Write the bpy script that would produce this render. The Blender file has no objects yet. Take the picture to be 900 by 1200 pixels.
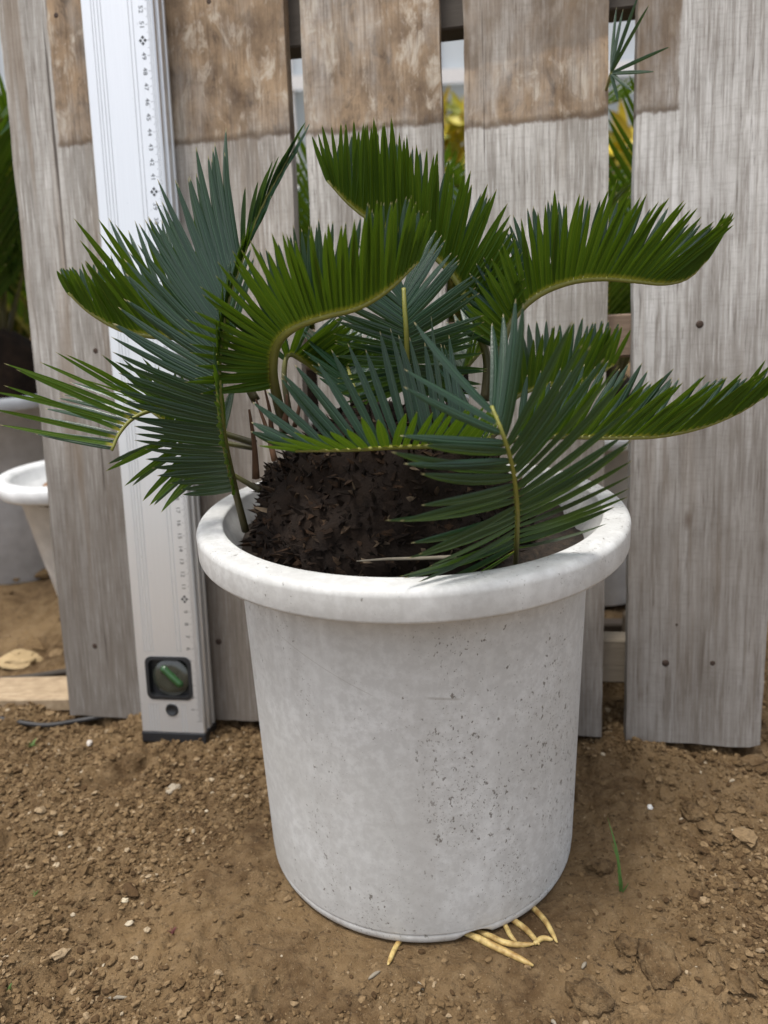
import bpy, bmesh, math, random
import numpy as np
from mathutils import Vector, Matrix
R = math.radians
rnd = random.Random(7)
scene = bpy.context.scene
col = scene.collection

# ------------------------------------------------------------------ camera
CH, PITCH, ROLL, FPX = 0.3542, R(17.735), R(2.571), 890.5     # height, tilt down, roll, focal length in photo pixels
fw = Vector((0, math.cos(PITCH), -math.sin(PITCH)))
r0 = Vector((1, 0, 0)); d0 = fw.cross(r0)
cr = r0*math.cos(ROLL) + d0*math.sin(ROLL)
cd = -r0*math.sin(ROLL) + d0*math.cos(ROLL)
cam = bpy.data.cameras.new('camera'); camo = bpy.data.objects.new('camera', cam); col.objects.link(camo)
camo.matrix_world = Matrix(((cr.x, -cd.x, -fw.x, 0), (cr.y, -cd.y, -fw.y, 0), (cr.z, -cd.z, -fw.z, CH), (0, 0, 0, 1)))
cam.sensor_fit = 'HORIZONTAL'; cam.sensor_width = 36; cam.lens = FPX/900*36
cam.clip_start = 0.02; cam.clip_end = 400
cam.dof.use_dof = True; cam.dof.focus_distance = 0.385; cam.dof.aperture_fstop = 11.0
scene.camera = camo

# ------------------------------------------------------------------ sky, sun, exposure
SUN_EL, SUN_AZ = R(76), R(236)          # azimuth clockwise from +Y (camera looks along +Y)
w = bpy.data.worlds.new('World'); scene.world = w; w.use_nodes = True
wn = w.node_tree.nodes; wl = w.node_tree.links
bg = wn['Background']; bg.inputs['Strength'].default_value = 0.15
sky = wn.new('ShaderNodeTexSky'); sky.sky_type = 'NISHITA'; sky.sun_disc = False
sky.sun_elevation = SUN_EL; sky.sun_rotation = SUN_AZ; sky.dust_density = 4.0; sky.air_density = 1.0; sky.ozone_density = 1.0
hs = wn.new('ShaderNodeHueSaturation'); hs.inputs['Saturation'].default_value = 0.35   # overcast: the cloud veil greys the sky
wl.new(sky.outputs[0], hs.inputs['Color']); wl.new(hs.outputs[0], bg.inputs['Color'])
sl = bpy.data.lights.new('sun', 'SUN'); sl.energy = 1.5; sl.angle = R(13); sl.color = (1, .96, .90)
so = bpy.data.objects.new('sun', sl); col.objects.link(so)
sd = Vector((math.sin(SUN_AZ)*math.cos(SUN_EL), math.cos(SUN_AZ)*math.cos(SUN_EL), math.sin(SUN_EL)))
so.rotation_euler = sd.to_track_quat('Z', 'Y').to_euler(); so.location = sd*5
vs = scene.view_settings; vs.view_transform = 'Standard'; vs.look = 'None'; vs.gamma = 1; vs.exposure = 0.70
vs.use_curve_mapping = False

# ------------------------------------------------------------------ pixel helpers (photo pixels, 900 x 1200)
def ray(x, y):
    return (fw + cr*((x-450)/FPX) + cd*((y-600)/FPX))
def px(x, y, Y):
    d = ray(x, y); return Vector((0, 0, CH)) + d*(Y/d.y)
def pxg(x, y, z=0.0):
    d = ray(x, y); return Vector((0, 0, CH)) + d*((z-CH)/d.z)

# ------------------------------------------------------------------ object helpers
def link(o, parent=None):
    col.objects.link(o)
    if parent is not None: o.parent = parent
    return o
def tag(o, label=None, cat=None, group=None, kind=None):
    if label: o['label'] = label
    if cat: o['category'] = cat
    if group: o['group'] = group
    if kind: o['kind'] = kind
    return o
def empty(name, loc=(0, 0, 0), rot=None):
    o = bpy.data.objects.new(name, None); o.location = loc; o.empty_display_size = .02
    if rot is not None: o.rotation_euler = rot
    return link(o)
def mesh(name, verts, faces, mat=None, parent=None, smooth=True, uv=None):
    me = bpy.data.meshes.new(name); me.from_pydata([tuple(v) for v in verts], [], faces)
    if uv is not None:
        l = me.uv_layers.new(name='UVMap'); li = np.zeros(len(me.loops), dtype=np.int32)
        me.loops.foreach_get('vertex_index', li)
        l.data.foreach_set('uv', np.asarray(uv, dtype=np.float32)[li].ravel())
    if mat: me.materials.append(mat)
    if smooth: me.polygons.foreach_set('use_smooth', [True]*len(me.polygons))
    me.update()
    return link(bpy.data.objects.new(name, me), parent)
def from_bm(name, bm, mat=None, parent=None, smooth=False):
    me = bpy.data.meshes.new(name); bm.to_mesh(me); bm.free()
    if mat: me.materials.append(mat)
    if smooth: me.polygons.foreach_set('use_smooth', [True]*len(me.polygons))
    return link(bpy.data.objects.new(name, me), parent)
def box(bm, x0, x1, y0, y1, z0, z1, bev=0, seg=1):
    r = bmesh.ops.create_cube(bm, size=1)
    vsx = r['verts']
    for v in vsx:
        v.co = Vector((x0+(v.co.x+.5)*(x1-x0), y0+(v.co.y+.5)*(y1-y0), z0+(v.co.z+.5)*(z1-z0)))
    if bev:
        es = list({e for v in vsx for e in v.link_edges})
        bmesh.ops.bevel(bm, geom=es, offset=bev, segments=seg, affect='EDGES', profile=.5)
def arr_mesh(name, V, F, mat, parent=None, smooth=False):
    """V (n,3), F (m,3|4) numpy -> object, quick"""
    me = bpy.data.meshes.new(name); V = np.ascontiguousarray(V, dtype=np.float32); F = np.ascontiguousarray(F, dtype=np.int32)
    k = F.shape[1]
    me.vertices.add(len(V)); me.vertices.foreach_set('co', V.ravel())
    me.loops.add(F.size); me.loops.foreach_set('vertex_index', F.ravel())
    me.polygons.add(len(F)); me.polygons.foreach_set('loop_start', np.arange(0, F.size, k, dtype=np.int32))
    me.update(calc_edges=True); me.validate()
    me.polygons.foreach_set('use_smooth', np.full(len(me.polygons), smooth))
    me.materials.append(mat)
    return link(bpy.data.objects.new(name, me), parent)
def tube_arrays(P, rad, nseg=8, cap=True):
    """tube along points P with radii rad -> verts, faces, uv"""
    P = [Vector(p) for p in P]; n = len(P); V = []; F = []; UV = []
    T = [(P[min(i+1, n-1)]-P[max(i-1, 0)]).normalized() for i in range(n)]
    up = Vector((0, 0, 1)) if abs(T[0].z) < .9 else Vector((1, 0, 0))
    a = T[0].cross(up).normalized()
    for i in range(n):
        a = (a - T[i]*a.dot(T[i])).normalized(); b = T[i].cross(a)
        for k in range(nseg):
            t = 2*math.pi*k/nseg
            V.append(P[i] + (a*math.cos(t)+b*math.sin(t))*rad[i]); UV.append((k/nseg, i/(n-1)))
    for i in range(n-1):
        for k in range(nseg):
            k2 = (k+1) % nseg
            F.append((i*nseg+k, i*nseg+k2, (i+1)*nseg+k2, (i+1)*nseg+k))
    if cap:
        F.append(tuple(range(nseg))[::-1]); F.append(tuple((n-1)*nseg+k for k in range(nseg)))
    return V, F, UV
def catmull(pts, m):
    """resample control points (Vectors) to m points, uniform in arc length"""
    P = [Vector(p) for p in pts]; P = [P[0]*2-P[1]] + P + [P[-1]*2-P[-2]]
    out = []
    for i in range(1, len(P)-2):
        for k in range(16):
            t = k/16; p0, p1, p2, p3 = P[i-1:i+3]
            out.append(.5*((2*p1) + (p2-p0)*t + (2*p0-5*p1+4*p2-p3)*t*t + (3*p1-p0-3*p2+p3)*t**3))
    out.append(P[-2])
    s = [0]
    for i in range(1, len(out)): s.append(s[-1] + (out[i]-out[i-1]).length)
    A = np.array([tuple(p) for p in out]); u = np.linspace(0, s[-1], m)
    return [Vector((np.interp(x, s, A[:, 0]), np.interp(x, s, A[:, 1]), np.interp(x, s, A[:, 2]))) for x in u]

# ------------------------------------------------------------------ numpy value noise
def vnoise(x, y, scale, seed=0):
    x = np.asarray(x)/scale; y = np.asarray(y)/scale
    xi = np.floor(x).astype(np.int64); yi = np.floor(y).astype(np.int64); fx = x-xi; fy = y-yi
    fx = fx*fx*fx*(fx*(fx*6-15)+10); fy = fy*fy*fy*(fy*(fy*6-15)+10)
    def h(a, b):
        n = (a*374761393 + b*668265263 + seed*974711) & 0xffffffff
        n = ((n ^ (n >> 13))*1274126177) & 0xffffffff
        return ((n ^ (n >> 16)) & 0xffff)/65535.0
    return ((h(xi, yi)*(1-fx)+h(xi+1, yi)*fx)*(1-fy) + (h(xi, yi+1)*(1-fx)+h(xi+1, yi+1)*fx)*fy)*2-1

# ------------------------------------------------------------------ materials
class NT:
    def __init__(s, name):
        s.m = bpy.data.materials.new(name); s.m.use_nodes = True; s.t = s.m.node_tree
        s.n = s.t.nodes; s.l = s.t.links; s.b = s.n['Principled BSDF']; s.out = s.n['Material Output']
    def node(s, typ, ins=None, **kw):
        n = s.n.new('ShaderNode'+typ)
        for k, v in kw.items(): setattr(n, k, v)
        for k, v in (ins or {}).items(): s.set(n, k, v)
        return n
    def set(s, n, k, v):
        if hasattr(v, 'is_output'): s.l.new(v, n.inputs[k])
        else:
            if isinstance(v, tuple) and len(v) == 3 and n.inputs[k].type == 'RGBA': v = v+(1,)
            n.inputs[k].default_value = v
    def coord(s, which='Object', scale=(1, 1, 1), loc=(0, 0, 0)):
        tc = s.node('TexCoord'); mp = s.node('Mapping', {'Scale': scale, 'Location': loc})
        s.l.new(tc.outputs[which], mp.inputs[0]); return mp.outputs[0]
    def noise(s, vec, scale, detail=4, rough=.55, dist=0):
        return s.node('TexNoise', {'Vector': vec, 'Scale': scale, 'Detail': detail, 'Roughness': rough, 'Distortion': dist}).outputs[0]
    def ramp(s, fac, stops, mode='LINEAR'):
        n = s.node('ValToRGB', {'Fac': fac}); e = n.color_ramp.elements; n.color_ramp.interpolation = mode
        while len(e) < len(stops): e.new(.5)
        for i, (p, c) in enumerate(stops):
            if not isinstance(c, tuple): c = (c, c, c)
            e[i].position = p; e[i].color = c+(1,)
        return n.outputs[0]
    def mix(s, fac, a, b, mode='MIX'):
        n = s.node('Mix', data_type='RGBA', blend_type=mode)
        for i, v in ((0, fac), (6, a), (7, b)):
            if hasattr(v, 'is_output'): s.l.new(v, n.inputs[i])
            else: n.inputs[i].default_value = v+(1,) if isinstance(v, tuple) else v
        return n.outputs[2]
    def math(s, op, a, b=0.0, c=None, clamp=False):
        n = s.node('Math', operation=op, use_clamp=clamp)
        for i, v in enumerate((a, b, c)):
            if v is None: continue
            if hasattr(v, 'is_output'): s.l.new(v, n.inputs[i])
            else: n.inputs[i].default_value = v
        return n.outputs[0]
    def smooth(s, v, lo, hi, a=0.0, b=1.0):
        n = s.node('MapRange', {'Value': v, 'From Min': lo, 'From Max': hi, 'To Min': a, 'To Max': b}, interpolation_type='SMOOTHSTEP')
        return n.outputs[0]
    def bump(s, h, strength=.5, dist=.002, normal=None):
        n = s.node('Bump', {'Height': h, 'Strength': strength, 'Distance': dist})
        if normal is not None: s.l.new(normal, n.inputs['Normal'])
        return n.outputs[0]
    def done(s, **kw):
        for k, v in kw.items(): s.set(s.b, k.replace('_', ' '), v)
        return s.m

def plain(name, c, rough=.5, **kw):
    t = NT(name); v = t.coord('Object'); n = t.noise(v, 60, 4)
    cc = t.mix(t.ramp(n, [(.3, 0.), (.7, 1.)]), tuple(x*.85 for x in c), tuple(min(1, x*1.12) for x in c))
    return t.done(Base_Color=cc, Roughness=rough, **kw)

def soil_mat():
    t = NT('soil'); v = t.coord('Object')
    a = t.noise(v, 11, 5, .6); b = t.noise(v, 90, 6, .65); c = t.noise(v, 620, 4, .7); d = t.noise(v, 260, 5, .7)
    base = t.mix(t.ramp(a, [(.38, 0.), (.62, 1.)]), (.085, .049, .021), (.195, .126, .060))
    base = t.mix(t.ramp(b, [(.40, 0.), (.72, .8)]), base, (.235, .160, .084))
    base = t.mix(t.ramp(c, [(.62, 0.), (.72, .75)]), base, (.42, .33, .21))
    base = t.mix(t.ramp(d, [(.32, .8), (.44, 0.)]), base, (.030, .018, .009))
    h = t.math('ADD', t.math('MULTIPLY', d, .9), t.math('MULTIPLY', c, .45))
    return t.done(Base_Color=base, Roughness=.95, Normal=t.bump(h, 1.0, .0032), Specular_IOR_Level=.25)
def crumb_mat():
    t = NT('soil_crumb'); v = t.coord('Object'); g = t.node('NewGeometry').outputs['Random Per Island']
    c = t.ramp(g, [(0, (.075, .044, .020)), (.35, (.125, .079, .037)), (.7, (.190, .125, .062)), (.92, (.23, .158, .085)), (.988, (.31, .23, .14)), (1, (.48, .41, .30))])
    n = t.noise(v, 500, 4, .6)
    c = t.mix(t.ramp(n, [(.35, .5), (.55, 0.)]), c, (.035, .021, .011))
    return t.done(Base_Color=c, Roughness=.95, Specular_IOR_Level=.2, Normal=t.bump(n, .6, .001))
POTMARKS = []
for (a_, b_, w_, f_) in (((497, 815), (543, 819), .0009, .5), ((318, 775), (440, 818), .0004, .35), ((332, 872), (360, 905), .0004, .4), ((452, 940), (470, 985), .0005, .4)):
    Q = []
    for (x_, y_) in (a_, b_):       # front of the pot wall, about 0.322 m out
        q = px(x_, y_, .324); Q += [q.x-.0157, q.z]
    POTMARKS.append((*Q, w_, f_))
def pot_mat():
    t = NT('pot_resin'); v = t.coord('Object')
    a = t.noise(v, 14, 6, .62); b = t.noise(v, 170, 4, .7); vz = t.coord('Object', (1, 1, .25)); st = t.noise(vz, 60, 5, .6)
    base = t.mix(t.ramp(a, [(.34, 0.), (.68, 1.)]), (.53, .53, .51), (.665, .67, .66))
    base = t.mix(t.ramp(b, [(.42, .55), (.62, 0.)]), base, (.45, .445, .43))
    base = t.mix(t.ramp(st, [(.55, 0.), (.75, .45)]), base, (.75, .76, .75))
    # dark pits and specks in clusters
    cl = t.noise(t.coord('Object', (1, 1, .35), (3.1, 1, 0)), 18, 4, .65)
    sepv = t.node('SeparateXYZ', {'Vector': t.coord('Object')})
    rgt = t.smooth(sepv.outputs[0], -.13, .07, .03, .125)
    msk = t.smooth(t.math('ADD', cl, rgt), .44, .74, 0, 1)
    sp1 = t.noise(t.coord('Object', (1, 1, .7), (.3, .7, .1)), 330, 3, .6)
    thr = t.math('SUBTRACT', .735, t.math('MULTIPLY', msk, .125))
    pit = t.smooth(t.math('SUBTRACT', sp1, thr), 0, .035)
    sp2 = t.noise(t.coord('Object', (1, 1, .8), (5, 2, 1)), 900, 2, .5)
    pit2 = t.smooth(t.math('SUBTRACT', sp2, t.math('SUBTRACT', .75, t.math('MULTIPLY', msk, .13))), 0, .04)
    pit = t.math('MAXIMUM', pit, t.math('MULTIPLY', pit2, .7))
    base = t.mix(t.math('MULTIPLY', pit, .80), base, (.15, .135, .115))
    # soft vertical grey runs
    run = t.noise(t.coord('Object', (1, 1, .10), (1.7, .2, 0)), 38, 4, .6)
    base = t.mix(t.ramp(run, [(.52, 0.), (.72, .40)]), base, (.46, .45, .43))
    # earth splashed up the foot
    dz = t.math('ADD', sepv.outputs[2], t.math('MULTIPLY', t.math('SUBTRACT', t.noise(v, 55, 5, .7), .5), .030))
    base = t.mix(t.smooth(dz, .005, -.006, 0, .5), base, (.24, .18, .12))
    # scratches and a scuff, each a short line on the front
    for (ax_, az_, bx_, bz_, wd_, f_) in POTMARKS:
        sl_ = (bz_-az_)/(bx_-ax_); ln = t.math('SUBTRACT', sepv.outputs[2], t.math('ADD', t.math('MULTIPLY', t.math('SUBTRACT', sepv.outputs[0], ax_), sl_), az_))
        mk = t.math('MULTIPLY', t.smooth(t.math('ABSOLUTE', ln), wd_*.4, wd_, 1, 0), t.math('MULTIPLY', t.smooth(sepv.outputs[0], ax_-.001, ax_+.004), t.smooth(sepv.outputs[0], bx_-.004, bx_+.001, 1, 0)))
        mk = t.math('MULTIPLY', mk, t.math('LESS_THAN', sepv.outputs[1], 0))
        base = t.mix(t.math('MULTIPLY', mk, f_), base, (.33, .31, .28))
    h = t.math('SUBTRACT', t.math('MULTIPLY', b, .35), pit)
    return t.done(Base_Color=base, Roughness=t.ramp(a, [(.3, .50), (.7, .66)]), Normal=t.bump(h, .35, .0006), Specular_IOR_Level=.35)

def wood_mat(seed, stain=None, tint=(1, 1, 1), dark=0.0):
    """weathered plank; local x across (0..width), z up the plank; stain = (z_edge, x0, x1, dark_edge or None)"""
    t = NT('weathered_wood'); o = (seed*3.7, seed*1.3, seed*5.1)
    fine = t.noise(t.coord('Object', (1, 1, .045), o), 700, 5, .65)
    med = t.noise(t.coord('Object', (1, 1, .05), o), 240, 5, .65, .4)
    big = t.noise(t.coord('Object', (1, 1, .22), o), 22, 5, .6)
    blot = t.noise(t.coord('Object', (1, 1, .8), o), 40, 6, .65)
    ring = t.node('TexWave', {'Vector': t.coord('Object', (1, .3, .018), o), 'Scale': 48, 'Distortion': 7, 'Detail': 3, 'Detail Scale': 1.6}, wave_type='BANDS', bands_direction='X').outputs[1]
    c = t.mix(t.ramp(big, [(.30, 0.), (.66, 1.)]), (.285*tint[0], .268*tint[1], .245*tint[2]), (.64*tint[0], .63*tint[1], .61*tint[2]))
    c = t.mix(t.ramp(ring, [(.10, .28), (.5, 0.)]), c, (.22, .192, .165))
    c = t.mix(t.ramp(blot, [(.30, .55), (.50, 0.), (.60, 0.), (.75, .35)]), c, t.mix(.5, c, (.16, .13, .10)))
    c = t.mix(t.ramp(med, [(.36, .60), (.52, 0.)]), c, (.19, .165, .14))
    saw = t.noise(t.coord('Object', (.10, 1, 1), o), 620, 3, .6)
    c = t.mix(t.ramp(saw, [(.36, .20), (.50, 0.)]), c, (.21, .19, .17))
    c = t.mix(t.ramp(fine, [(.54, 0.), (.70, .65)]), c, (.68, .67, .65))
    c = t.mix(t.ramp(fine, [(.30, .75), (.45, 0.)]), c, (.11, .09, .075))
    bst = t.noise(t.coord('Object', (1, 1, .05), (o[2], o[0], o[1])), 62, 3, .55)
    c = t.mix(t.ramp(bst, [(.58, 0.), (.70, .55)]), c, (.22, .165, .115))
    if dark: c = t.mix(dark, c, (.12, .08, .05))
    sx = t.node('SeparateXYZ', {'Vector': t.coord('Object')}); X, Z = sx.outputs[0], sx.outputs[2]
    if stain:
        ze, x0, x1, ztop = stain
        wob = t.math('MULTIPLY', t.math('SUBTRACT', t.noise(t.coord('Object', (1, 1, .6), o), 90, 5, .65), .5), .010)
        zz = t.math('ADD', Z, wob); xx = t.math('ADD', X, t.math('MULTIPLY', wob, .6))
        m = t.smooth(zz, ze-.0015, ze+.002)
        m = t.math('MULTIPLY', m, t.math('MULTIPLY', t.smooth(xx, x0-.001, x0+.0015), t.smooth(xx, x1-.0015, x1+.001, 1, 0)))
        edge = t.math('MULTIPLY', t.smooth(zz, ze-.002, ze+.001), t.smooth(zz, ze+.001, ze+.006, 1, 0))
        edge = t.math('MULTIPLY', edge, t.math('MULTIPLY', t.smooth(xx, x0-.001, x0+.0015), t.smooth(xx, x1-.0015, x1+.001, 1, 0)))
        bl2 = t.noise(t.coord('Object', (1, 1, .5), o), 75, 6, .7, .6)
        sc = t.mix(t.ramp(blot, [(.32, 0.), (.66, 1.)]), (.105, .066, .038), (.385, .270, .165))
        sc = t.mix(t.ramp(bl2, [(.53, 0.), (.66, .85)]), sc, (.54, .47, .38))
        sc = t.mix(t.ramp(bl2, [(.32, .8), (.44, 0.)]), sc, (.060, .038, .024))
        sc = t.mix(t.ramp(fine, [(.3, .5), (.5, 0.)]), sc, (.09, .06, .04))
        if ztop is not None:
            slope = t.math('ADD', zz, t.math('MULTIPLY', X, -.12))
            sc = t.mix(t.smooth(slope, ztop-.002, ztop+.003, 0, .72), sc, (.125, .092, .064))
        m = t.math('MULTIPLY', m, t.ramp(t.noise(t.coord('Object', (1, 1, .35), o), 34, 5, .6), [(.34, .35), (.56, 1.)]))
        c = t.mix(t.math('MULTIPLY', m, .92), c, sc)
        c = t.mix(t.math('MULTIPLY', edge, .65), c, (.085, .058, .038))
    # plank colour turns darker brown towards the foot, with an uneven upper edge
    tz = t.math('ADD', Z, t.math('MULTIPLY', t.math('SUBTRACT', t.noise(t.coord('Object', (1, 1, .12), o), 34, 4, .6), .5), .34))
    foot_tone = t.smooth(tz, .40, .14)
    c = t.mix(t.math('MULTIPLY', foot_tone, .90), c, t.mix(.74, c, (.090, .072, .057)))
    # small knots and checks
    kn = t.node('TexVoronoi', {'Vector': t.coord('Object', (1, .01, .35), o), 'Scale': 26}).outputs['Distance']
    c = t.mix(t.ramp(kn, [(.02, .75), (.09, 0.)]), c, (.10, .07, .05))
    ck = t.noise(t.coord('Object', (1, 1, .012), (o[1], o[0], o[2])), 260, 2, .5)
    c = t.mix(t.ramp(ck, [(.255, .8), (.29, 0.)]), c, (.05, .038, .03))
    h = t.math('ADD', t.math('MULTIPLY', fine, .5), t.math('ADD', t.math('MULTIPLY', med, .7), t.ramp(ck, [(.24, 0.), (.30, .5)])))
    return t.done(Base_Color=c, Roughness=.85, Specular_IOR_Level=.25, Normal=t.bump(h, .55, .0012))

def leaf_mat():
    t = NT('cycad_leaflet'); uv = t.node('UVMap').outputs[0]; s = t.node('SeparateXYZ', {'Vector': uv}); U, V = s.outputs[0], s.outputs[1]
    v = t.coord('Object'); n = t.noise(v, 45, 4, .6); n2 = t.noise(v, 900, 3, .6)
    geo = t.node('NewGeometry'); back = geo.outputs['Backfacing']; isl = geo.outputs['Random Per Island']
    top = t.mix(n, (.005, .022, .009), (.012, .042, .020))
    top = t.mix(t.math('MULTIPLY', isl, .45), top, (.022, .058, .042))
    und = t.mix(n, (.034, .084, .007), (.088, .158, .013))
    und = t.mix(t.math('MULTIPLY', isl, .5), und, (.028, .066, .005))
    rib = t.smooth(t.math('ABSOLUTE', t.math('SUBTRACT', U, .5)), .03, .13, 1, 0)
    top = t.mix(t.math('MULTIPLY', rib, .40), top, (.075, .15, .09))
    und = t.mix(t.math('MULTIPLY', rib, .5), und, (.15, .21, .02))
    c = t.mix(back, top, und)
    c = t.mix(t.math('MULTIPLY', t.smooth(V, .03, .095, .95, 0), back), c, (.34, .31, .045))
    c = t.mix(t.math('MULTIPLY', t.smooth(V, .01, .04, .8, 0), t.math('SUBTRACT', 1, back)), c, (.20, .21, .04))
    c = t.mix(t.smooth(V, .955, .985, 0, .8), c, (.45, .38, .20))
    rough = t.mix(back, (.31, .31, .31), (.48, .48, .48))
    t.set(t.b, 'Base Color', c); t.set(t.b, 'Roughness', t.math('ADD', rough, t.math('MULTIPLY', t.math('SUBTRACT', n2, .5), .2)))
    t.set(t.b, 'Specular IOR Level', t.mix(back, (.55, .55, .55), (.22, .22, .22)))
    t.set(t.b, 'Normal', t.bump(t.math('SUBTRACT', t.math('MULTIPLY', n2, .35), t.math('MULTIPLY', rib, 1.2)), .6, .0006))
    tr = t.node('BsdfTranslucent', {'Color': t.mix(.6, c, (.16, .28, .010))}); mx = t.node('MixShader', {'Fac': .26})
    t.l.new(t.b.outputs[0], mx.inputs[1]); t.l.new(tr.outputs[0], mx.inputs[2]); t.l.new(mx.outputs[0], t.out.inputs[0])
    return t.m
def rachis_mat():
    t = NT('cycad_rachis'); uv = t.node('UVMap').outputs[0]; V = t.node('SeparateXYZ', {'Vector': uv}).outputs[1]
    n = t.noise(t.coord('Object'), 160, 4, .6)
    c = t.mix(n, (.13, .145, .022), (.25, .235, .045))
    c = t.mix(t.smooth(V, .05, .48, .92, 0), c, (.032, .024, .010))
    return t.done(Base_Color=c, Roughness=.5)
def bark_mat():
    t = NT('caudex_bark'); v = t.coord('Object'); a = t.noise(v, 60, 6, .7); g = t.node('NewGeometry').outputs['Random Per Island']
    c = t.ramp(g, [(0, (.010, .007, .005)), (.55, (.024, .015, .010)), (.85, (.055, .030, .016)), (.965, (.11, .074, .045)), (1, (.22, .165, .11))])
    c = t.mix(t.ramp(a, [(.42, .85), (.62, 0.)]), c, (.012, .008, .006))
    return t.done(Base_Color=c, Roughness=.95, Normal=t.bump(a, 1, .003), Specular_IOR_Level=.2)
def alu_mat():
    t = NT('anodised_aluminium'); v = t.coord('Object', (1, 1, .02)); n = t.noise(v, 900, 3, .6); s = t.noise(t.coord('Object'), 130, 5, .7)
    c = t.mix(n, (.70, .715, .73), (.80, .815, .83))
    c = t.mix(t.ramp(s, [(.66, 0.), (.70, .4)]), c, (.34, .34, .34))
    return t.done(Base_Color=c, Metallic=.72, Roughness=.32, Normal=t.bump(n, .12, .0003))
def glass_mat(name, c, rough=.05, alpha_trans=.9):
    t = NT(name); return t.done(Base_Color=c, Roughness=rough, Transmission_Weight=alpha_trans, IOR=1.45)

M = dict(soil=soil_mat(), crumb=crumb_mat(), pot=pot_mat(), leaf=leaf_mat(), rachis=rachis_mat(), bark=bark_mat(), alu=alu_mat(),
    black=plain('black_plastic', (.014, .015, .017), .42), ink=plain('printed_ink', (.05, .055, .06), .6),
    groove=plain('groove_shadowless_alu', (.40, .41, .42), .5), nail=plain('rusty_nail', (.06, .04, .03), .7, Metallic=.5),
    root=None, lens=None)

# ------------------------------------------------------------------ main dimensions (from the camera fit)
POT = Vector((.0157, .4219, 0)); PH, RR, RM, RB, RI = .2229, .1224, .1007, .0976, .1075
P0 = Vector((-.2784, .5738, 0)); YAW, LEAN, SIDE = R(-10.406), R(8.898), R(1.038)
eu = Vector((math.cos(YAW), math.sin(YAW), 0)); en = Vector((-math.sin(YAW), math.cos(YAW), 0))
ev = Vector((0, 0, math.cos(LEAN))) + en*math.sin(LEAN)
pu = eu*math.cos(SIDE) + ev*math.sin(SIDE); pv = -eu*math.sin(SIDE) + ev*math.cos(SIDE); pn = pv.cross(pu)*-1   # pn points away from the camera
pn = pu.cross(pv)*-1
if pn.y < 0: pn = -pn
PM = Matrix(((pu.x, pn.x, pv.x, P0.x), (pu.y, pn.y, pv.y, P0.y), (pu.z, pn.z, pv.z, P0.z), (0, 0, 0, 1)))
def pal(x, y, depth=0.0):
    """photo pixel -> (u, v) on the pallet plane moved `depth` back"""
    d = ray(x, y); o = P0 + pn*depth; t = (o-Vector((0, 0, CH))).dot(pn)/d.dot(pn); q = Vector((0, 0, CH))+d*t-P0
    return q.dot(pu), q.dot(pv)

# ------------------------------------------------------------------ ground
def smoothmask(x, y):
    """1 near the trodden, fine soil round the pot"""
    r = np.hypot(x-POT.x, y-POT.y); return np.clip(1-(r-.10)/.075, 0, 1)
def gh(x, y):
    x = np.asarray(x, float); y = np.asarray(y, float)
    s = smoothmask(x, y); k = 1-.8*s
    far = np.clip((np.hypot(x, y-.4)-1.5)/6, 0, 1)
    wx = x+.006*vnoise(x, y, .03, 61)+.002*vnoise(x, y, .009, 63); wy = y+.006*vnoise(x, y, .03, 62)+.002*vnoise(x, y, .009, 64)
    c1, s1 = math.cos(.6), math.sin(.6); rx, ry = wx*c1-wy*s1, wx*s1+wy*c1
    rough = np.clip(.75+.7*vnoise(x, y, .12, 9), .25, 1.25)*k
    h = .006*vnoise(x, y, .19, 1)*k + .0065*vnoise(rx+.3, ry, .060, 2)*k
    h += rough*(.0080*(np.abs(vnoise(wx, wy+.7, .030, 3))-.3) + .0052*(np.abs(vnoise(rx, ry, .0125, 4))-.3))
    h += (1-.5*s)*(.0030*(np.abs(vnoise(wx, wy, .0062, 5))-.3) + .0009*vnoise(rx, ry, .0031, 8))
    h += .02*vnoise(x, y, 1.3, 6)*far
    under = np.clip(1-(np.hypot(x-POT.x, y-POT.y)-.090)/.02, 0, 1)
    h = h*(1-under) + under*-.0015
    return h
def axis(lo, hi, step, far_lo, far_hi):
    a = list(np.arange(lo, hi, step)); s = step
    while a[-1] < far_hi: s *= 1.16; a.append(a[-1]+s)
    s = step
    while a[0] > far_lo: s *= 1.16; a.insert(0, a[0]-s)
    return np.array(a)
ax = axis(-.36, .36, .0013, -90, 90); ay = axis(.24, .64, .0013, -60, 150)
GX, GY = np.meshgrid(ax, ay); GZ = gh(GX, GY)
nx, ny = len(ax), len(ay); idx = np.arange(nx*ny).reshape(ny, nx)
F = np.stack([idx[:-1, :-1].ravel(), idx[:-1, 1:].ravel(), idx[1:, 1:].ravel(), idx[1:, :-1].ravel()], 1)
g = arr_mesh('ground', np.stack([GX.ravel(), GY.ravel(), GZ.ravel()], 1), F, M['soil'], smooth=True); tag(g, kind='structure', label='bare brown crumbly soil ground')

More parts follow.
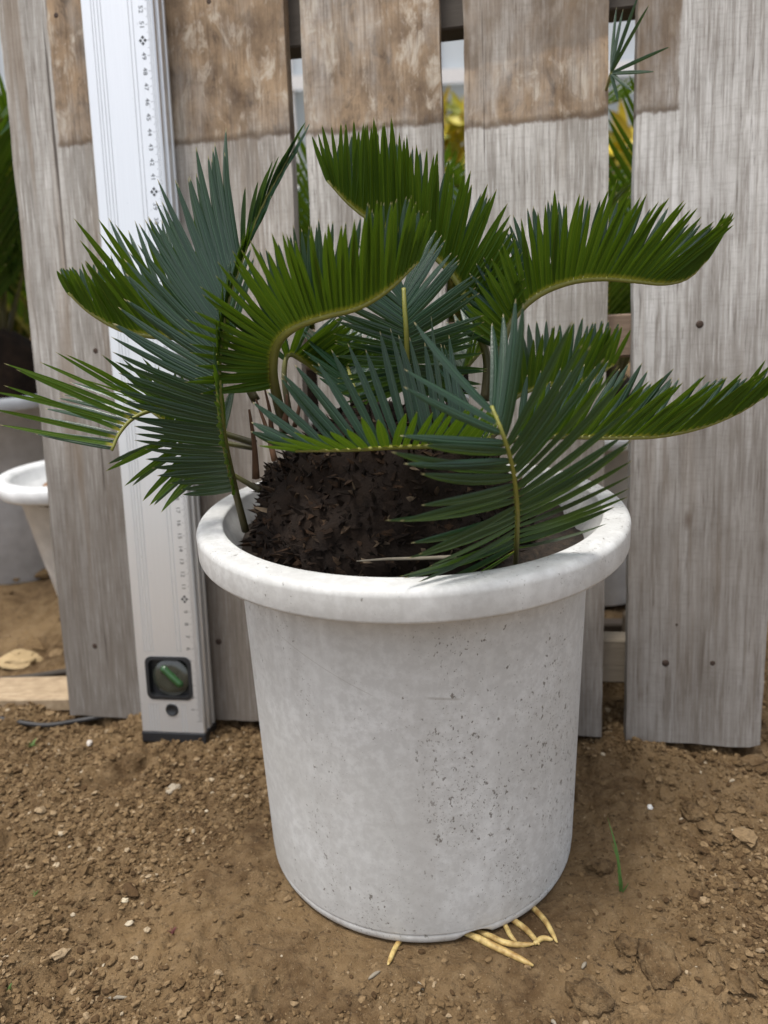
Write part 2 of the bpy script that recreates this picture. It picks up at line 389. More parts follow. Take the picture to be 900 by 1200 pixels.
def rocks(name, n, area, size, mat, seed, keep=None, flat=.7, sub=1, sink=.25):
    """many irregular crumbs in one mesh"""
    bm = bmesh.new(); bmesh.ops.create_icosphere(bm, subdivisions=sub, radius=1)
    bv = np.array([v.co[:] for v in bm.verts]); bf = np.array([[v.index for v in f.verts] for f in bm.faces]); bm.free()
    r = np.random.default_rng(seed); x = r.uniform(area[0], area[1], n); y = r.uniform(area[2], area[3], n)
    if keep is not None:
        k = r.random(n) < keep(x, y); x, y = x[k], y[k]; n = len(x)
    k = np.hypot(x-POT.x, y-POT.y) > RB+.0015; x, y = x[k], y[k]; n = len(x)
    s = size[0]*(size[1]/size[0])**(r.random(n)**size[2])
    ang = r.uniform(0, 6.283, n); ca, sa = np.cos(ang), np.sin(ang)
    sc = np.stack([r.uniform(.7, 1.35, n), r.uniform(.6, 1.1, n), r.uniform(.45, 1, n)*flat], 1)
    V = bv[None]*(1+r.uniform(-.30, .30, (n, len(bv), 1))); V = V*sc[:, None, :]*s[:, None, None]
    tl = r.uniform(-.5, .5, n); ct, st = np.cos(tl), np.sin(tl)
    vy = V[..., 1]*ct[:, None]-V[..., 2]*st[:, None]; vz = V[..., 1]*st[:, None]+V[..., 2]*ct[:, None]
    vx = V[..., 0]
    X = vx*ca[:, None]-vy*sa[:, None]+x[:, None]; Yy = vx*sa[:, None]+vy*ca[:, None]+y[:, None]
    Z = vz + (gh(x, y)+s*flat*.6*(1-2*sink))[:, None]
    Fs = (bf[None]+(np.arange(n)*len(bv))[:, None, None]).reshape(-1, 3)
    o = arr_mesh(name, np.stack([X, Yy, Z], 2).reshape(-1, 3), Fs, mat, smooth=False)
    return tag(o, kind='stuff')
def kd(x, y):
    m = .5+.9*vnoise(x, y, .07, 21)+.5*vnoise(x, y, .02, 22); m = np.where(x < -.08, m+.35, m); m = np.where(x > .14, m+.25, m); m = m-1.1*smoothmask(x, y)*(x > -.2)
    return np.clip(m, .06, 1)
tag(rocks('soil_crumbs', 95000, (-.36, .36, .24, .60), (.0004, .0026, 2.0), M['crumb'], 11, kd, sink=.12), 'loose brown soil crumbs and grit covering the ground', 'soil')
tag(rocks('soil_clods', 300, (-.40, .42, .2, .66), (.0025, .0065, 2.4), M['crumb'], 12, lambda x, y: np.clip(kd(x, y)-.25, .02, 1), sub=2, flat=.65), 'larger broken clods of dry soil on the ground', 'soil')
tag(rocks('soil_lumps', 900, (.06, .36, .25, .56), (.0016, .0075, 2.0), M['soil'], 14, lambda x, y: np.clip(.55+.9*vnoise(x, y, .05, 71)-1.2*smoothmask(x, y), 0, 1), sub=2, flat=.6, sink=.35), 'rough earth lumps on the ground right of the white pot', 'soil')
tag(rocks('rubble_soil', 1500, (-1.2, .7, .62, 1.8), (.003, .022, 2.4), M['crumb'], 13, None, sub=1), 'rough lumpy soil behind the pallet', 'soil')

# ------------------------------------------------------------------ white pot
def lathe(prof, n, zfun=None):
    V = []; F = []
    for i, (r, z) in enumerate(prof):
        for k in range(n):
            a = 2*math.pi*k/n
            V.append((r*math.cos(a), r*math.sin(a), z + (zfun(i, a, z) if zfun else 0)))
    m = len(prof)
    for i in range(m-1):
        for k in range(n):
            k2 = (k+1) % n; F.append((i*n+k, i*n+k2, (i+1)*n+k2, (i+1)*n+k))
    return V, F
def arc(cx, cz, r, a0, a1, n): return [(cx+r*math.cos(R(a0+(a1-a0)*i/n)), cz+r*math.sin(R(a0+(a1-a0)*i/n))) for i in range(n+1)]
zb = PH-.0175
prof = [(.070, .004), (RB-.006, .004), (RB-.0045, 0), (RB-.0022, 0), (RB-.0008, .0012), (RB, .003), (RB+.0001, .0062), (RB-.0001, .0066), (RB-.0001, .0070), (RB+.0003, .0074), (RB+.0003, .0080)]
prof += [(RB+.0004+(RM-RB-.0004)*k/10, .0090+(zb-.0099)*k/10) for k in range(0, 11)]
prof += [(RM+.002, zb+.0006)] + [(RR-.005, zb)] + arc(RR-.0028, zb+.0028, .0028, -80, -5, 5) + arc(RR-.0044, PH-.0046, .0044, 4, 84, 7) + [(RI+.003, PH)] + arc(RI+.0012, PH-.0014, .0014, 100, 180, 4) + [(RI-.003, PH-.008), (RM-.0050, PH-.022), (RB-.006, .04), (.05, .035)]
_q = pxg(558, 1100); NA = math.atan2(_q.y-POT.y, _q.x-POT.x)     # notch in the foot at the front
def notch(i, a, z):
    d = abs((a-NA+math.pi) % (2*math.pi)-math.pi)/.10
    if i > 9 or d >= 1: return 0
    return .0050*(1-d*d)**.8*max(0, 1-z/.0074)
V, F = lathe(prof, 192, notch)
pot = mesh('plant_pot', V, F, M['pot']); pot.location = POT
tag(pot, 'large off white round plant pot with thick rolled rim and dark speckles', 'plant pot')
# soil inside
n = 64; V = []; F = []
rr_ = np.linspace(0, .1005, 22)
for i, r in enumerate(rr_):
    for k in range(n):
        a = 2*math.pi*k/n; x, y = r*math.cos(a), r*math.sin(a)
        V.append((x, y, .2065+.0035*float(vnoise(x, y, .02, 31))+.0018*float(vnoise(x, y, .007, 32))))
for i in range(len(rr_)-1):
    for k in range(n):
        k2 = (k+1) % n; F.append((i*n+k, i*n+k2, (i+1)*n+k2, (i+1)*n+k))
t = NT('peaty_soil'); nn = t.noise(t.coord('Object'), 220, 5, .7)
pm = t.done(Base_Color=t.ramp(nn, [(.35, (.012, .009, .006)), (.6, (.04, .027, .017)), (.75, (.09, .065, .04))]), Roughness=.95, Normal=t.bump(nn, 1, .003))
ps = mesh('potting_soil', V, F, pm); ps.location = POT; tag(ps, 'dark peaty soil filling the large white pot', 'soil', kind='stuff')

# ------------------------------------------------------------------ cycad fronds
LSEC = [0, .07, .22, .45, .68, .85, .95, 1.0]
LWID = [.50, .78, .96, 1.0, .86, .56, .25, .03]
def leaflet_arrays(base, d, wdir, nrm, L, W, bend_n, bend_w, cup=.22):
    """narrow two-sided leaflet; bend_n curls toward the normal, bend_w toward the tip of the frond"""
    V = []; UV = []
    for s, wd in zip(LSEC, LWID):
        c = base + d*(L*s) + nrm*(bend_n*L*s*s) + wdir*(bend_w*L*s*s)
        hw = W*.5*wd
        V += [c - wdir*hw - nrm*(hw*cup), c + nrm*(hw*.12), c + wdir*hw - nrm*(hw*cup)]; UV += [(0, s), (.5, s), (1, s)]
    F = []
    for i in range(len(LSEC)-1):
        a = i*3; F += [(a, a+1, a+4, a+3), (a+1, a+2, a+5, a+4)]
    if (V[1]-V[0]).cross(V[4]-V[1]).dot(nrm) < 0: F = [f[::-1] for f in F]
    return V, F, UV
def ip(t, p):
    if isinstance(p, (int, float)): return p
    return float(np.interp(t, [q[0] for q in p], [q[1] for q in p]))
def frond_data(P, N, n, L, W, tmap=None, v=(30, 30), sweep=25, t0=.12, bend=(0, 0), rad=(.0020, .0006), jit=1.0, seed=0, sides=(1, 1), wtip=.8, cup=.22):
    """P list of Vectors (rachis), N bisector of the two leaflet rows (vector or [(t, vec)]), v angle of each row from N (s=-1, s=+1)"""
    rg = random.Random(seed*101+5); m = 40; C = catmull(P, m)
    T = [(C[min(i+1, m-1)]-C[max(i-1, 0)]).normalized() for i in range(m)]
    rads = [rad[0]+(rad[1]-rad[0])*(i/(m-1))**.8 for i in range(m)]
    rach = tube_arrays(C, rads, 7); leaves = []
    for i in range(n):
        for sd_, s in enumerate((-1, 1)):
            if sides[sd_] <= 0: continue
            fr_ = (i+.25+.5*sd_)/n; t = ip(fr_, tmap) if tmap else t0 + (1-t0)*fr_; f = t*(m-1); k = min(int(f), m-2); u = f-k
            c = C[k].lerp(C[k+1], u); tt = T[k].lerp(T[k+1], u).normalized()
            if isinstance(N, list):
                NN = Vector([np.interp(t, [q[0] for q in N], [q[1][j] for q in N]) for j in range(3)])
            else: NN = Vector(N)
            NN = (NN - tt*NN.dot(tt)).normalized(); B = tt.cross(NN)
            va = R(ip(t, v[sd_]) + rg.gauss(0, 1.6)*jit); sw = R(ip(t, sweep[sd_] if isinstance(sweep, tuple) else sweep) + rg.gauss(0, 1.5)*jit)
            d = (NN*math.cos(va) + B*(s*math.sin(va)))*math.cos(sw) + tt*math.sin(sw)
            nr0 = (NN*math.sin(va) - B*(s*math.cos(va)))
            wd = (tt - d*tt.dot(d)).normalized(); nr = d.cross(wd)
            if nr.dot(nr0) < 0: nr = -nr
            tw = R(rg.gauss(0, 6)*jit); wd2 = wd*math.cos(tw)+nr*math.sin(tw); nr2 = nr*math.cos(tw)-wd*math.sin(tw)
            ln = ip(t, L[sd_] if isinstance(L, tuple) else L)*sides[sd_]*(1+rg.gauss(0, .045)*jit)
            ww = W*(1-(1-wtip)*t)*(1+rg.gauss(0, .06))
            leaves.append(leaflet_arrays(c, d, wd2, nr2, ln, ww, bend[0]+rg.gauss(0, .02)*jit, bend[1]+rg.gauss(0, .02)*jit, cup))
    return rach, leaves
def join(parts):
    V = []; F = []; UV = []
    for v, f, u in parts:
        o = len(V); V += v; UV += u; F += [tuple(i+o for i in q) for q in f]
    return V, F, UV
SINGLE = [300]
def add_frond(root, label, single=False, **kw):
    rach, leaves = frond_data(**kw)
    e = bpy.data.objects.new('frond', None); e.empty_display_size = .01; link(e, root)
    if label: e['label'] = label
    mesh('rachis', rach[0], rach[1], M['rachis'], e, uv=rach[2])
    if single and SINGLE[0] >= len(leaves):
        SINGLE[0] -= len(leaves)
        for lf in leaves: mesh('leaflet', lf[0], lf[1], M['leaf'], e, uv=lf[2])
    else:
        V, F, UV = join(leaves); o = mesh('leaflets', V, F, M['leaf'], e, uv=UV); o['kind'] = 'stuff'
    return e
def pp(*pts): return [px(*p) for p in pts]

cyc = empty('cycad', (0, 0, 0))
tag(cyc, 'dwarf cycad with stiff curled comb like fronds growing in the large speckled white pot', 'cycad')
# caudex
TC = Vector((POT.x-.012, POT.y-.004, .200))
bm = bmesh.new(); bmesh.ops.create_icosphere(bm, subdivisions=5, radius=1)
from mathutils import noise as mn
for v in bm.verts:
    p = v.co.copy(); k = 1 + .10*mn.noise(p*2.2) + .09*mn.noise(p*6+Vector((3, 1, 2))) + .06*mn.noise(p*14)
    v.co = Vector((p.x*.078*k, p.y*.074*k, p.z*.082*k if p.z > 0 else p.z*.02))
tr = from_bm('trunk', bm, M['bark'], cyc, True); tr.location = TC
parts = []
rg = random.Random(3)
for i in range(8000):
    a = rg.uniform(0, 6.283); el = math.asin(rg.uniform(-.05, .98)); p = Vector((math.cos(a)*math.cos(el), math.sin(a)*math.cos(el), math.sin(el)))
    k = 1 + .10*mn.noise(p*2.2) + .09*mn.noise(p*6+Vector((3, 1, 2))) + .06*mn.noise(p*14)
    c = Vector((p.x*.078, p.y*.074, p.z*.082))*k*.975; nrm = Vector((p.x/.078, p.y/.074, p.z/.082)).normalized()
    tang = nrm.cross(Vector((0, 0, 1)))
    tang = tang.normalized() if tang.length > .01 else Vector((1, 0, 0))
    upv = tang.cross(nrm); d = (nrm*rg.uniform(.0, .5)+upv*rg.uniform(-.7, .9)+tang*rg.gauss(0, .8)).normalized()
    sd_ = d.cross(nrm).normalized() if d.cross(nrm).length > .01 else tang
    L = rg.uniform(.0016, .0058); W = rg.uniform(.0004, .0018); th = rg.uniform(.0004, .0012); q = d.cross(sd_)
    crl = nrm*rg.gauss(0, .0018)+tang*rg.gauss(0, .0015)
    vv = [c-sd_*W-q*th, c+sd_*W-q*th, c+sd_*W*.8+q*th, c-sd_*W*.8+q*th]
    m1 = c+d*L*.6+crl; vv += [m1-sd_*W*.8-q*th*.7, m1+sd_*W*.7-q*th*.7, m1+sd_*W*.6+q*th*.7, m1-sd_*W*.6+q*th*.7]
    vv += [c+d*L+crl*2]
    parts.append((vv, [(0, 1, 5, 4), (1, 2, 6, 5), (2, 3, 7, 6), (3, 0, 4, 7), (4, 5, 8), (5, 6, 8), (6, 7, 8), (7, 4, 8)], [(0, 0)]*9))
V, F, UV = join(parts); sc = mesh('bark_scales', V, F, M['bark'], tr, smooth=False); sc['kind'] = 'stuff'

U_ = Vector((0, 0, 1))
# front frond, flat to the viewer, rooted at the right of the pot
add_frond(cyc, 'dark blue green frond facing forward over the pot rim', True, P=pp((604, 668, .345), (606, 625, .325), (606, 590, .312), (600, 545, .303), (588, 505, .300), (576, 476, .305)),
    N=(.12, -1, .25), n=20, L=([(0, .030), (.10, .046), (.25, .054), (.6, .052), (1, .042)], [(0, .030), (.3, .054), (.6, .058), (1, .042)]), W=.0050, v=([(0, 80), (.4, 74), (1, 68)], [(0, 84), (.4, 74), (1, 68)]),
    sweep=([(.16, 0), (.3, 4), (.45, 8), (.75, 28), (.9, 40), (1, 58)], [(.16, -2), (.25, 6), (.45, 26), (.8, 46), (1, 62)]), t0=.16, bend=(-.10, .09), rad=(.0014, .0008), seed=1, cup=.42, jit=2.0)
# frond lying left over the trunk, slate upper row and short green lower row
add_frond(cyc, 'slate blue frond lying sideways across the trunk', True, P=pp((590, 500, .40), (560, 522, .37), (520, 523, .355), (470, 524, .343), (410, 527, .335), (346, 528, .332)),
    N=(0, -.62, .78), n=24, L=([(0, .034), (.6, .032), (1, .022)], [(0, .046), (.4, .053), (.7, .050), (.88, .040), (1, .022)]), W=.0050, v=([(0, 4), (1, 20)], 50),
    sweep=([(0, 0), (.6, 14), (.85, 40), (1, 68)], [(0, -6), (.3, 3), (.6, 16), (.85, 40), (1, 72)]), t0=.14, bend=(-.02, .0), rad=(.0018, .0008), seed=2, cup=.15, jit=1.3)
# tall left frond
add_frond(cyc, 'tall slate green frond fanning over the left side of the pot', True, P=pp((288, 622, .395), (276, 575, .388), (264, 520, .380), (257, 465, .375), (257, 415, .378), (265, 360, .385), (283, 305, .395), (306, 245, .405), (338, 185, .415)),
    N=[(0, (-.45, -.9, .1)), (.7, (-.45, -.9, .2)), (.76, (.2, -.9, .2)), (1, (.3, -.9, .3))], n=60, tmap=[(0, .13), (.40, .47), (.84, .71), (1, 1)],
    L=([(.13, .026), (.2, .042), (.35, .050), (.48, .058), (.52, .066), (.70, .066), (.73, .030), (1, .022)], [(0, .012), (.3, .020), (.6, .022), (1, .022)]), W=.0042,
    v=([(0, 66), (.70, 62), (.74, 30), (1, 20)], [(0, 40), (.6, 30), (1, 26)]), sweep=([(.13, -14), (.2, 0), (.35, 15), (.47, 26), (.51, 42), (.6, 52), (.70, 58), (.75, 68), (1, 76)], [(0, 0), (.4, 30), (.7, 64), (1, 74)]), bend=(.03, .08), rad=(.0022, .0008), seed=3, cup=.25)
# middle arching frond
add_frond(cyc, 'bright green arching frond with upright comb of leaflets beside the tall left frond', True, P=pp((335, 505, .405), (324, 462, .395), (320, 430, .386), (326, 402, .378), (346, 384, .370), (382, 371, .362), (420, 361, .355), (455, 340, .352), (488, 308, .352)),
    N=[(0, (-1, -.2, 0)), (.28, (-.9, -.25, .4)), (.45, (-.4, -.15, 1)), (.7, (-.25, -.1, 1)), (1, (-.6, -.1, .8))], n=44, L=([(0, .022), (.25, .034), (.5, .041), (.8, .042), (.92, .034), (1, .018)], [(0, .024), (.25, .040), (.5, .046), (.8, .045), (.92, .036), (1, .018)]), W=.0041, v=(12, 22), cup=.5,
    sweep=[(0, 6), (.3, 14), (.6, 16), (.85, 34), (1, 60)], t0=.20, bend=(.0, .03), rad=(.0034, .0008), seed=4)
# centre frond seen from above
add_frond(cyc, 'small frond with yellow midrib seen face on at the centre', False, P=pp((478, 475, .415), (477, 430, .402), (476, 390, .398), (474, 360, .400), (473, 338, .404)),
    N=(0, -1, .35), n=26, L=[(0, .032), (.3, .038), (.7, .042), (1, .034)], W=.0040, v=(70, 70), sweep=[(0, -20), (.3, 0), (.6, 24), (.85, 44), (1, 66)], t0=.18, bend=(-.05, .03), rad=(.0020, .0012), seed=5, jit=1.3)
# top frond
add_frond(cyc, 'top green frond arching up and to the left', False, P=pp((568, 470, .43), (571, 425, .432), (561, 388, .435), (544, 345, .438), (520, 311, .44), (484, 284, .442), (440, 262, .444), (410, 240, .446), (384, 212, .448)),
    N=[(0, (1, -.1, .3)), (.4, (.8, -.1, .7)), (.7, (.45, -.1, 1)), (1, (.3, -.1, 1))], n=50, L=([(0, .022), (.18, .036), (.45, .049), (.75, .054), (.9, .040), (1, .024)], [(0, .020), (.18, .033), (.45, .044), (.75, .047), (.9, .036), (1, .016)]), W=.0044, v=(22, 10), cup=.5,
    sweep=[(0, 22), (.5, 28), (.75, 22), (.9, 30), (1, 66)], t0=.20, bend=(.0, .03), rad=(.0030, .0007), seed=6)
# right upper frond
add_frond(cyc, 'right hand green frond arching outward with upright leaflets', False, P=pp((585, 470, .425), (586, 425, .424), (592, 392, .425), (606, 367, .427), (632, 345, .43), (668, 331, .432), (706, 327, .434), (745, 330, .434), (778, 333, .433), (806, 326, .432), (826, 306, .431)),
    N=[(0, (-1, -.1, .2)), (.3, (-.7, -.1, .8)), (.5, (-.15, -.1, 1)), (.8, (.1, -.1, 1)), (1, (.1, -.1, 1))], n=50, L=([(0, .016), (.2, .029), (.42, .042), (.7, .044), (.88, .034), (1, .014)], [(0, .018), (.2, .032), (.42, .047), (.7, .049), (.88, .040), (1, .026)]), W=.0043, v=(12, 22), cup=.5,
    sweep=[(0, 12), (.3, 12), (.5, 3), (.7, 16), (.9, 46), (1, 74)], t0=.18, bend=(.0, .03), rad=(.0030, .0007), seed=7, jit=1.2)
# right lower frond
add_frond(cyc, 'low frond reaching out past the right rim of the pot', False, P=pp((560, 530, .42), (610, 514, .415), (660, 512, .41), (720, 513, .405), (775, 511, .40), (825, 500, .396), (866, 483, .392), (893, 466, .39)),
    N=[(0, (0, -.35, 1)), (.5, (.05, -.25, 1)), (1, (.05, -.2, 1))], n=36, L=([(0, .034), (.4, .042), (.7, .038), (.88, .026), (1, .012)], [(0, .036), (.4, .046), (.7, .046), (.88, .034), (1, .014)]), W=.0046, v=(34, 18), cup=.45,
    sweep=[(0, 2), (.35, 20), (.65, 42), (1, 62)], t0=.16, bend=(.0, .04), rad=(.0022, .0008), seed=8, jit=1.4)
# left rear frond
add_frond(cyc, 'yellowish green frond behind the tall left frond reaching across the metal level', False, P=pp((300, 470, .43), (270, 420, .435), (225, 398, .438), (175, 394, .44), (140, 386, .441), (105, 366, .442), (80, 343, .443)),
    N=[(0, (.1, -.1, 1)), (1, (.1, -.15, 1))], n=30, L=[(0, .030), (.35, .070), (.55, .068), (.62, .048), (.75, .034), (.88, .026), (1, .012)], W=.0048, v=(16, 26), sweep=[(0, 10), (.4, 18), (.62, 30), (.8, 36), (1, 62)], t0=.24, bend=(0, .03), rad=(.0028, .0008), seed=9, jit=1.6)
# left lower frond curling down
add_frond(cyc, 'low left frond curling down with long thin spreading leaflets', False, P=pp((300, 520, .41), (255, 505, .41), (218, 487, .405), (186, 480, .40), (158, 489, .393), (140, 508, .387), (131, 528, .382)),
    N=[(0, (-.3, -.6, .6)), (.45, (-.4, -.5, .5)), (.7, (-1, -.3, .25)), (1, (-1, -.2, 0))], n=15, L=([(0, .040), (.5, .056), (.75, .062), (1, .052)], [(0, .030), (.5, .044), (1, .050)]), W=.0030, v=([(0, 20), (.6, 12), (1, 10)], [(0, 30), (.6, 22), (1, 14)]),
    sweep=([(0, 60), (.55, 62), (.72, 40), (.86, 16), (1, 8)], [(0, 56), (.55, 58), (.72, 34), (.86, 10), (1, 4)]), t0=.30, bend=(-.08, .04), rad=(.0022, .0008), seed=10, wtip=.8, jit=1.3)
add_frond(cyc, 'few broad green leaflets below the low left frond', False, P=pp((305, 575, .405), (272, 556, .405), (240, 540, .403), (214, 522, .40), (205, 508, .398)),
    N=(-1, -.3, .1), n=5, L=[(0, .030), (1, .040)], W=.0042, v=(16, 26), sweep=[(0, 40), (1, 6)], t0=.50, bend=(.10, -.08), rad=(.0018, .0008), seed=16)
add_frond(cyc, 'short frond behind the low left frond with leaflets across the metal level', False, P=pp((300, 525, .43), (268, 520, .43), (235, 512, .432), (204, 500, .434), (176, 482, .436)),
    N=(-.2, .1, 1), n=14, L=[(0, .026), (.5, .040), (1, .026)], W=.0038, v=(20, 28), sweep=[(0, 0), (.5, 6), (1, 40)], t0=.28, bend=(0, .02), seed=11)
# right rear small frond
add_frond(cyc, 'small dark frond behind the front frond with leaflets up against the fence boards', False, P=pp((560, 500, .44), (590, 475, .445), (620, 458, .45), (655, 450, .455), (690, 446, .46), (718, 428, .463)),
    N=[(0, (-.2, 0, 1)), (1, (-.1, 0, 1))], n=19, L=[(0, .026), (.5, .038), (.8, .036), (1, .024)], W=.0056, v=(12, 24), sweep=[(0, 0), (.6, 6), (.85, 26), (1, 50)], t0=.25, bend=(0, .02), seed=12)
# dark frond under the middle arch
add_frond(cyc, 'shaded frond under the bright middle arch', False, P=pp((338, 480, .43), (333, 440, .435), (338, 416, .44), (356, 424, .443), (378, 440, .445), (412, 456, .447), (450, 462, .448)),
    N=[(0, (-.6, 0, .8)), (.4, (.1, 0, 1)), (1, (.3, 0, 1))], n=22, L=[(0, .02), (.4, .036), (1, .030)], W=.0052, v=(14, 22), sweep=[(0, 10), (1, 20)], t0=.3, bend=(0, .02), seed=13)
# rear fronds filling the crown
add_frond(cyc, 'shaded frond leaning back from the crown towards the fence', False, P=pp((520, 490, .43), (540, 440, .445), (585, 385, .46), (600, 345, .47), (598, 320, .475)),
    N=(.2, .3, 1), n=22, L=[(0, .028), (.6, .040), (1, .022)], W=.0046, v=(45, 45), sweep=[(0, 10), (1, 50)], t0=.2, bend=(0, .03), seed=14)
add_frond(cyc, 'shaded frond behind the slate sideways frond', False, P=pp((430, 490, .42), (415, 455, .43), (405, 425, .445), (392, 405, .46)),
    N=(.1, -.4, 1), n=16, L=[(0, .026), (.6, .034), (1, .02)], W=.0044, v=(60, 60), sweep=[(0, 10), (1, 55)], t0=.2, bend=(-.03, .03), seed=15)
# dry brown leaf bases at the crown
t = NT('dry_leaf_base'); db = t.done(Base_Color=t.mix(t.noise(t.coord('Object', (1, 1, .2)), 300, 4), (.05, .028, .016), (.15, .075, .038)), Roughness=.9)
for (a, b, r_) in (((318, 505, .40), (310, 455, .40), .0016), ((332, 500, .39), (336, 462, .385), .0022), ((300, 560, .395), (292, 480, .39), .0022), ((322, 540, .372), (300, 468, .385), .0018), ((345, 500, .41), (352, 455, .41), .0016)):
    A, B = px(*a), px(*b); Vv, Ff, _ = tube_arrays(catmull([A, A.lerp(B, .5)+Vector((.001, -.001, 0)), B], 8), [r_*(1-.7*i/7) for i in range(8)], 6)
    mesh('dry_leaf_base', Vv, Ff, db, cyc)
# roots creeping out from under the pot
t = NT('pale_root'); rn = t.noise(t.coord('Object'), 180, 4); M['root'] = t.done(Base_Color=t.mix(t.ramp(rn, [(.35, 0.), (.6, 1.)]), (.30, .17, .05), (.62, .44, .17)), Roughness=.55, Subsurface_Weight=.1)
for pts, r_ in ((((468, 1100), (462, 1112), (455, 1136)), .0017), (((556, 1096), (580, 1108), (604, 1119), (625, 1130)), .0022), (((572, 1094), (590, 1104), (608, 1105), (626, 1107)), .0019),
                (((604, 1078), (618, 1088), (632, 1106)), .0019), (((626, 1062), (640, 1080), (653, 1104)), .0018), (((592, 1082), (598, 1094), (606, 1102)), .0017), (((626, 1106), (636, 1098), (648, 1100)), .0016)):
    r_ *= .86
    P = [pxg(a, b, .0018) for a, b in pts]
    for q in P: q.z = max(float(gh(q.x, q.y)), -.001)+r_*.75
    d = (P[0]-P[1]).normalized(); P = [P[0]+d*.012+Vector((0, 0, -.001))] + P if len(pts) > 2 and pts[0][0] != 626 or pts[0][1] == 1062 else P
    C = catmull(P, 14); Vv, Ff, _ = tube_arrays(C, [r_*(.72+.33*math.sin(math.pi*min(1, i/13*1.05))**.7 if i < 12 else (.7 if i == 12 else .3)) for i in range(14)], 8)
    mesh('root', Vv, Ff, M['root'], cyc)

# dry stalk on the soil at the rim
t = NT('dry_straw'); straw = t.done(Base_Color=t.mix(t.noise(t.coord('Object', (.2, 1, 1)), 400, 4), (.14, .115, .085), (.32, .28, .21)), Roughness=.8)
A, B = px(418, 657.5, .338), px(535, 652.5, .333)
V, F, _ = tube_arrays([A, A.lerp(B, .3)+Vector((0, 0, .0004)), A.lerp(B, .7), A.lerp(B, .93), B], [.0003, .0007, .0009, .0010, .0008], 6)
o = mesh('dry_stalk', V, F, straw); tag(o, 'dry grey straw stalk lying on the soil inside the pot rim', 'dry stalk')

# ------------------------------------------------------------------ pallet
pallet = empty('wooden_pallet'); pallet.matrix_world = PM
tag(pallet, 'weathered grey wooden pallet leaning upright behind the pot', 'pallet')
PW = [(0, .0965), (.1245, .2213), (.2336, .3314), (.3473, .4435), (.4612, .5565)]
TH = .0155
def v_at(x, y): return pal(x, y)[1]
bots = [v_at(120, 840), v_at(270, 843), .0, v_at(690, 863), v_at(815, 872)]
stains = [(v_at(85, 170), .040, .085, None), (v_at(260, 165), -.01, .2, None), (v_at(440, 152), -.01, .2, None), (v_at(630, 143), -.01, .2, v_at(560, 82)), (v_at(775, 131), -.01, pal(798, 60)[0]-.4612, v_at(775, 131)-.005)]
tints = [(.80, .79, .77), (.78, .73, .68), (1, .98, .95), (1.0, .98, .95), (1.04, 1.04, 1.04)]
TOP = .66
for i, (a, b) in enumerate(PW):
    wdt = b-a; ztop = TOP-bots[i]
    xs = np.linspace(0, wdt, 13); zs = np.linspace(0, ztop, 60); V = []; F = []
    nxp, nzp = len(xs), len(zs)
    def edgewob(z, k): return .0007*float(vnoise(z, k*3.1+i*7.7, .05, 40)) + .0003*float(vnoise(z, k*3.1+i*7.7, .012, 41))
    for side in (0, 1):
        for z in zs:
            e0, e1 = edgewob(z, 1), edgewob(z, 2)
            for j, x in enumerate(xs):
                xx = e0 + (x/wdt)*(wdt+e1-e0); ch = .0012 if j in (0, nxp-1) else 0
                yy = (ch + .0005*float(vnoise(x+i, z, .03, 42))) if side == 0 else TH-ch
                zz = z + (.0012*float(vnoise(x, i*9.3, .012, 43)) if z == 0 else 0)
                V.append((xx, yy, zz))
    q = nxp*nzp
    for s in (0, 1):
        for r_ in range(nzp-1):
            for j in range(nxp-1):
                k = s*q+r_*nxp+j; f = (k, k+1, k+nxp+1, k+nxp); F.append(f if s == 0 else f[::-1])
    for r_ in range(nzp-1):
        k = r_*nxp; F.append((k, k+nxp, q+k+nxp, q+k)); k += nxp-1; F.append((k, q+k, q+k+nxp, k+nxp))
    for j in range(nxp-1):
        F.append((j, q+j, q+j+1, j+1)); k = (nzp-1)*nxp+j; F.append((k, k+1, q+k+1, q+k))
    st = stains[i]; st = (st[0]-bots[i], st[1], st[2], None if st[3] is None else st[3]-bots[i])
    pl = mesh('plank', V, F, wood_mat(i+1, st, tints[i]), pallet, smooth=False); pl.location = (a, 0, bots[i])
    # nails
    nl = {0: [(66, 18), (112, 411), (111, 757)], 1: [(245, 2), (256, 752)], 3: [], 4: [(820, 380), (780, 777), (835, 777), (793, 732)]}.get(i, [])
    for (nx_, ny_) in nl:
        u, v_ = pal(nx_, ny_); prn = [(0, .0006), (.0014, .0008), (.0026, .0002), (.0027, -.001)]
        Vn, Fn = lathe([(max(r_, .0001)*(.5 if ny_ == 732 else 1), z) for r_, z in prn][::-1], 12)
        nlo = mesh('nail', [(x, -z, y) for x, y, z in Vn], Fn, M['nail'], pl); nlo.location = (u-a, .0003, v_-bots[i])
def rail(v0, v1, d0_, d1, seed, tint=(.62, .45, .32)):
    bm = bmesh.new(); box(bm, .004, .552, TH+d0_, TH+d1, v0, v1, .0012); bmesh.ops.recalc_face_normals(bm, faces=bm.faces)
    t = NT('rough_rail_wood'); n1 = t.noise(t.coord('Object', (.06, 1, 1), (seed, seed, 0)), 220, 5, .65); n2 = t.noise(t.coord('Object'), 30, 4)
    m_ = t.done(Base_Color=t.mix(n2, t.mix(n1, tuple(.16*x for x in tint), tuple(.46*x for x in tint)), tuple(.30*x for x in tint)), Roughness=.9, Normal=t.bump(n1, .6, .001))
    return from_bm('rail', bm, m_, pallet)
D_ = TH
vt = pal(528, 34, TH)[1]; rail(vt, vt+.075, -.0005, .020, 1, (.30, .26, .22))
vm0, vm1 = pal(725, 418, TH)[1], pal(725, 368, TH)[1]; rail(vm0, vm1, -.0005, .020, 2, (.8, .58, .42))
vb0, vb1 = pal(720, 800, TH)[1], pal(720, 750, TH)[1]; rail(vb0, vb1, -.0005, .022, 3, (.50, .41, .30))
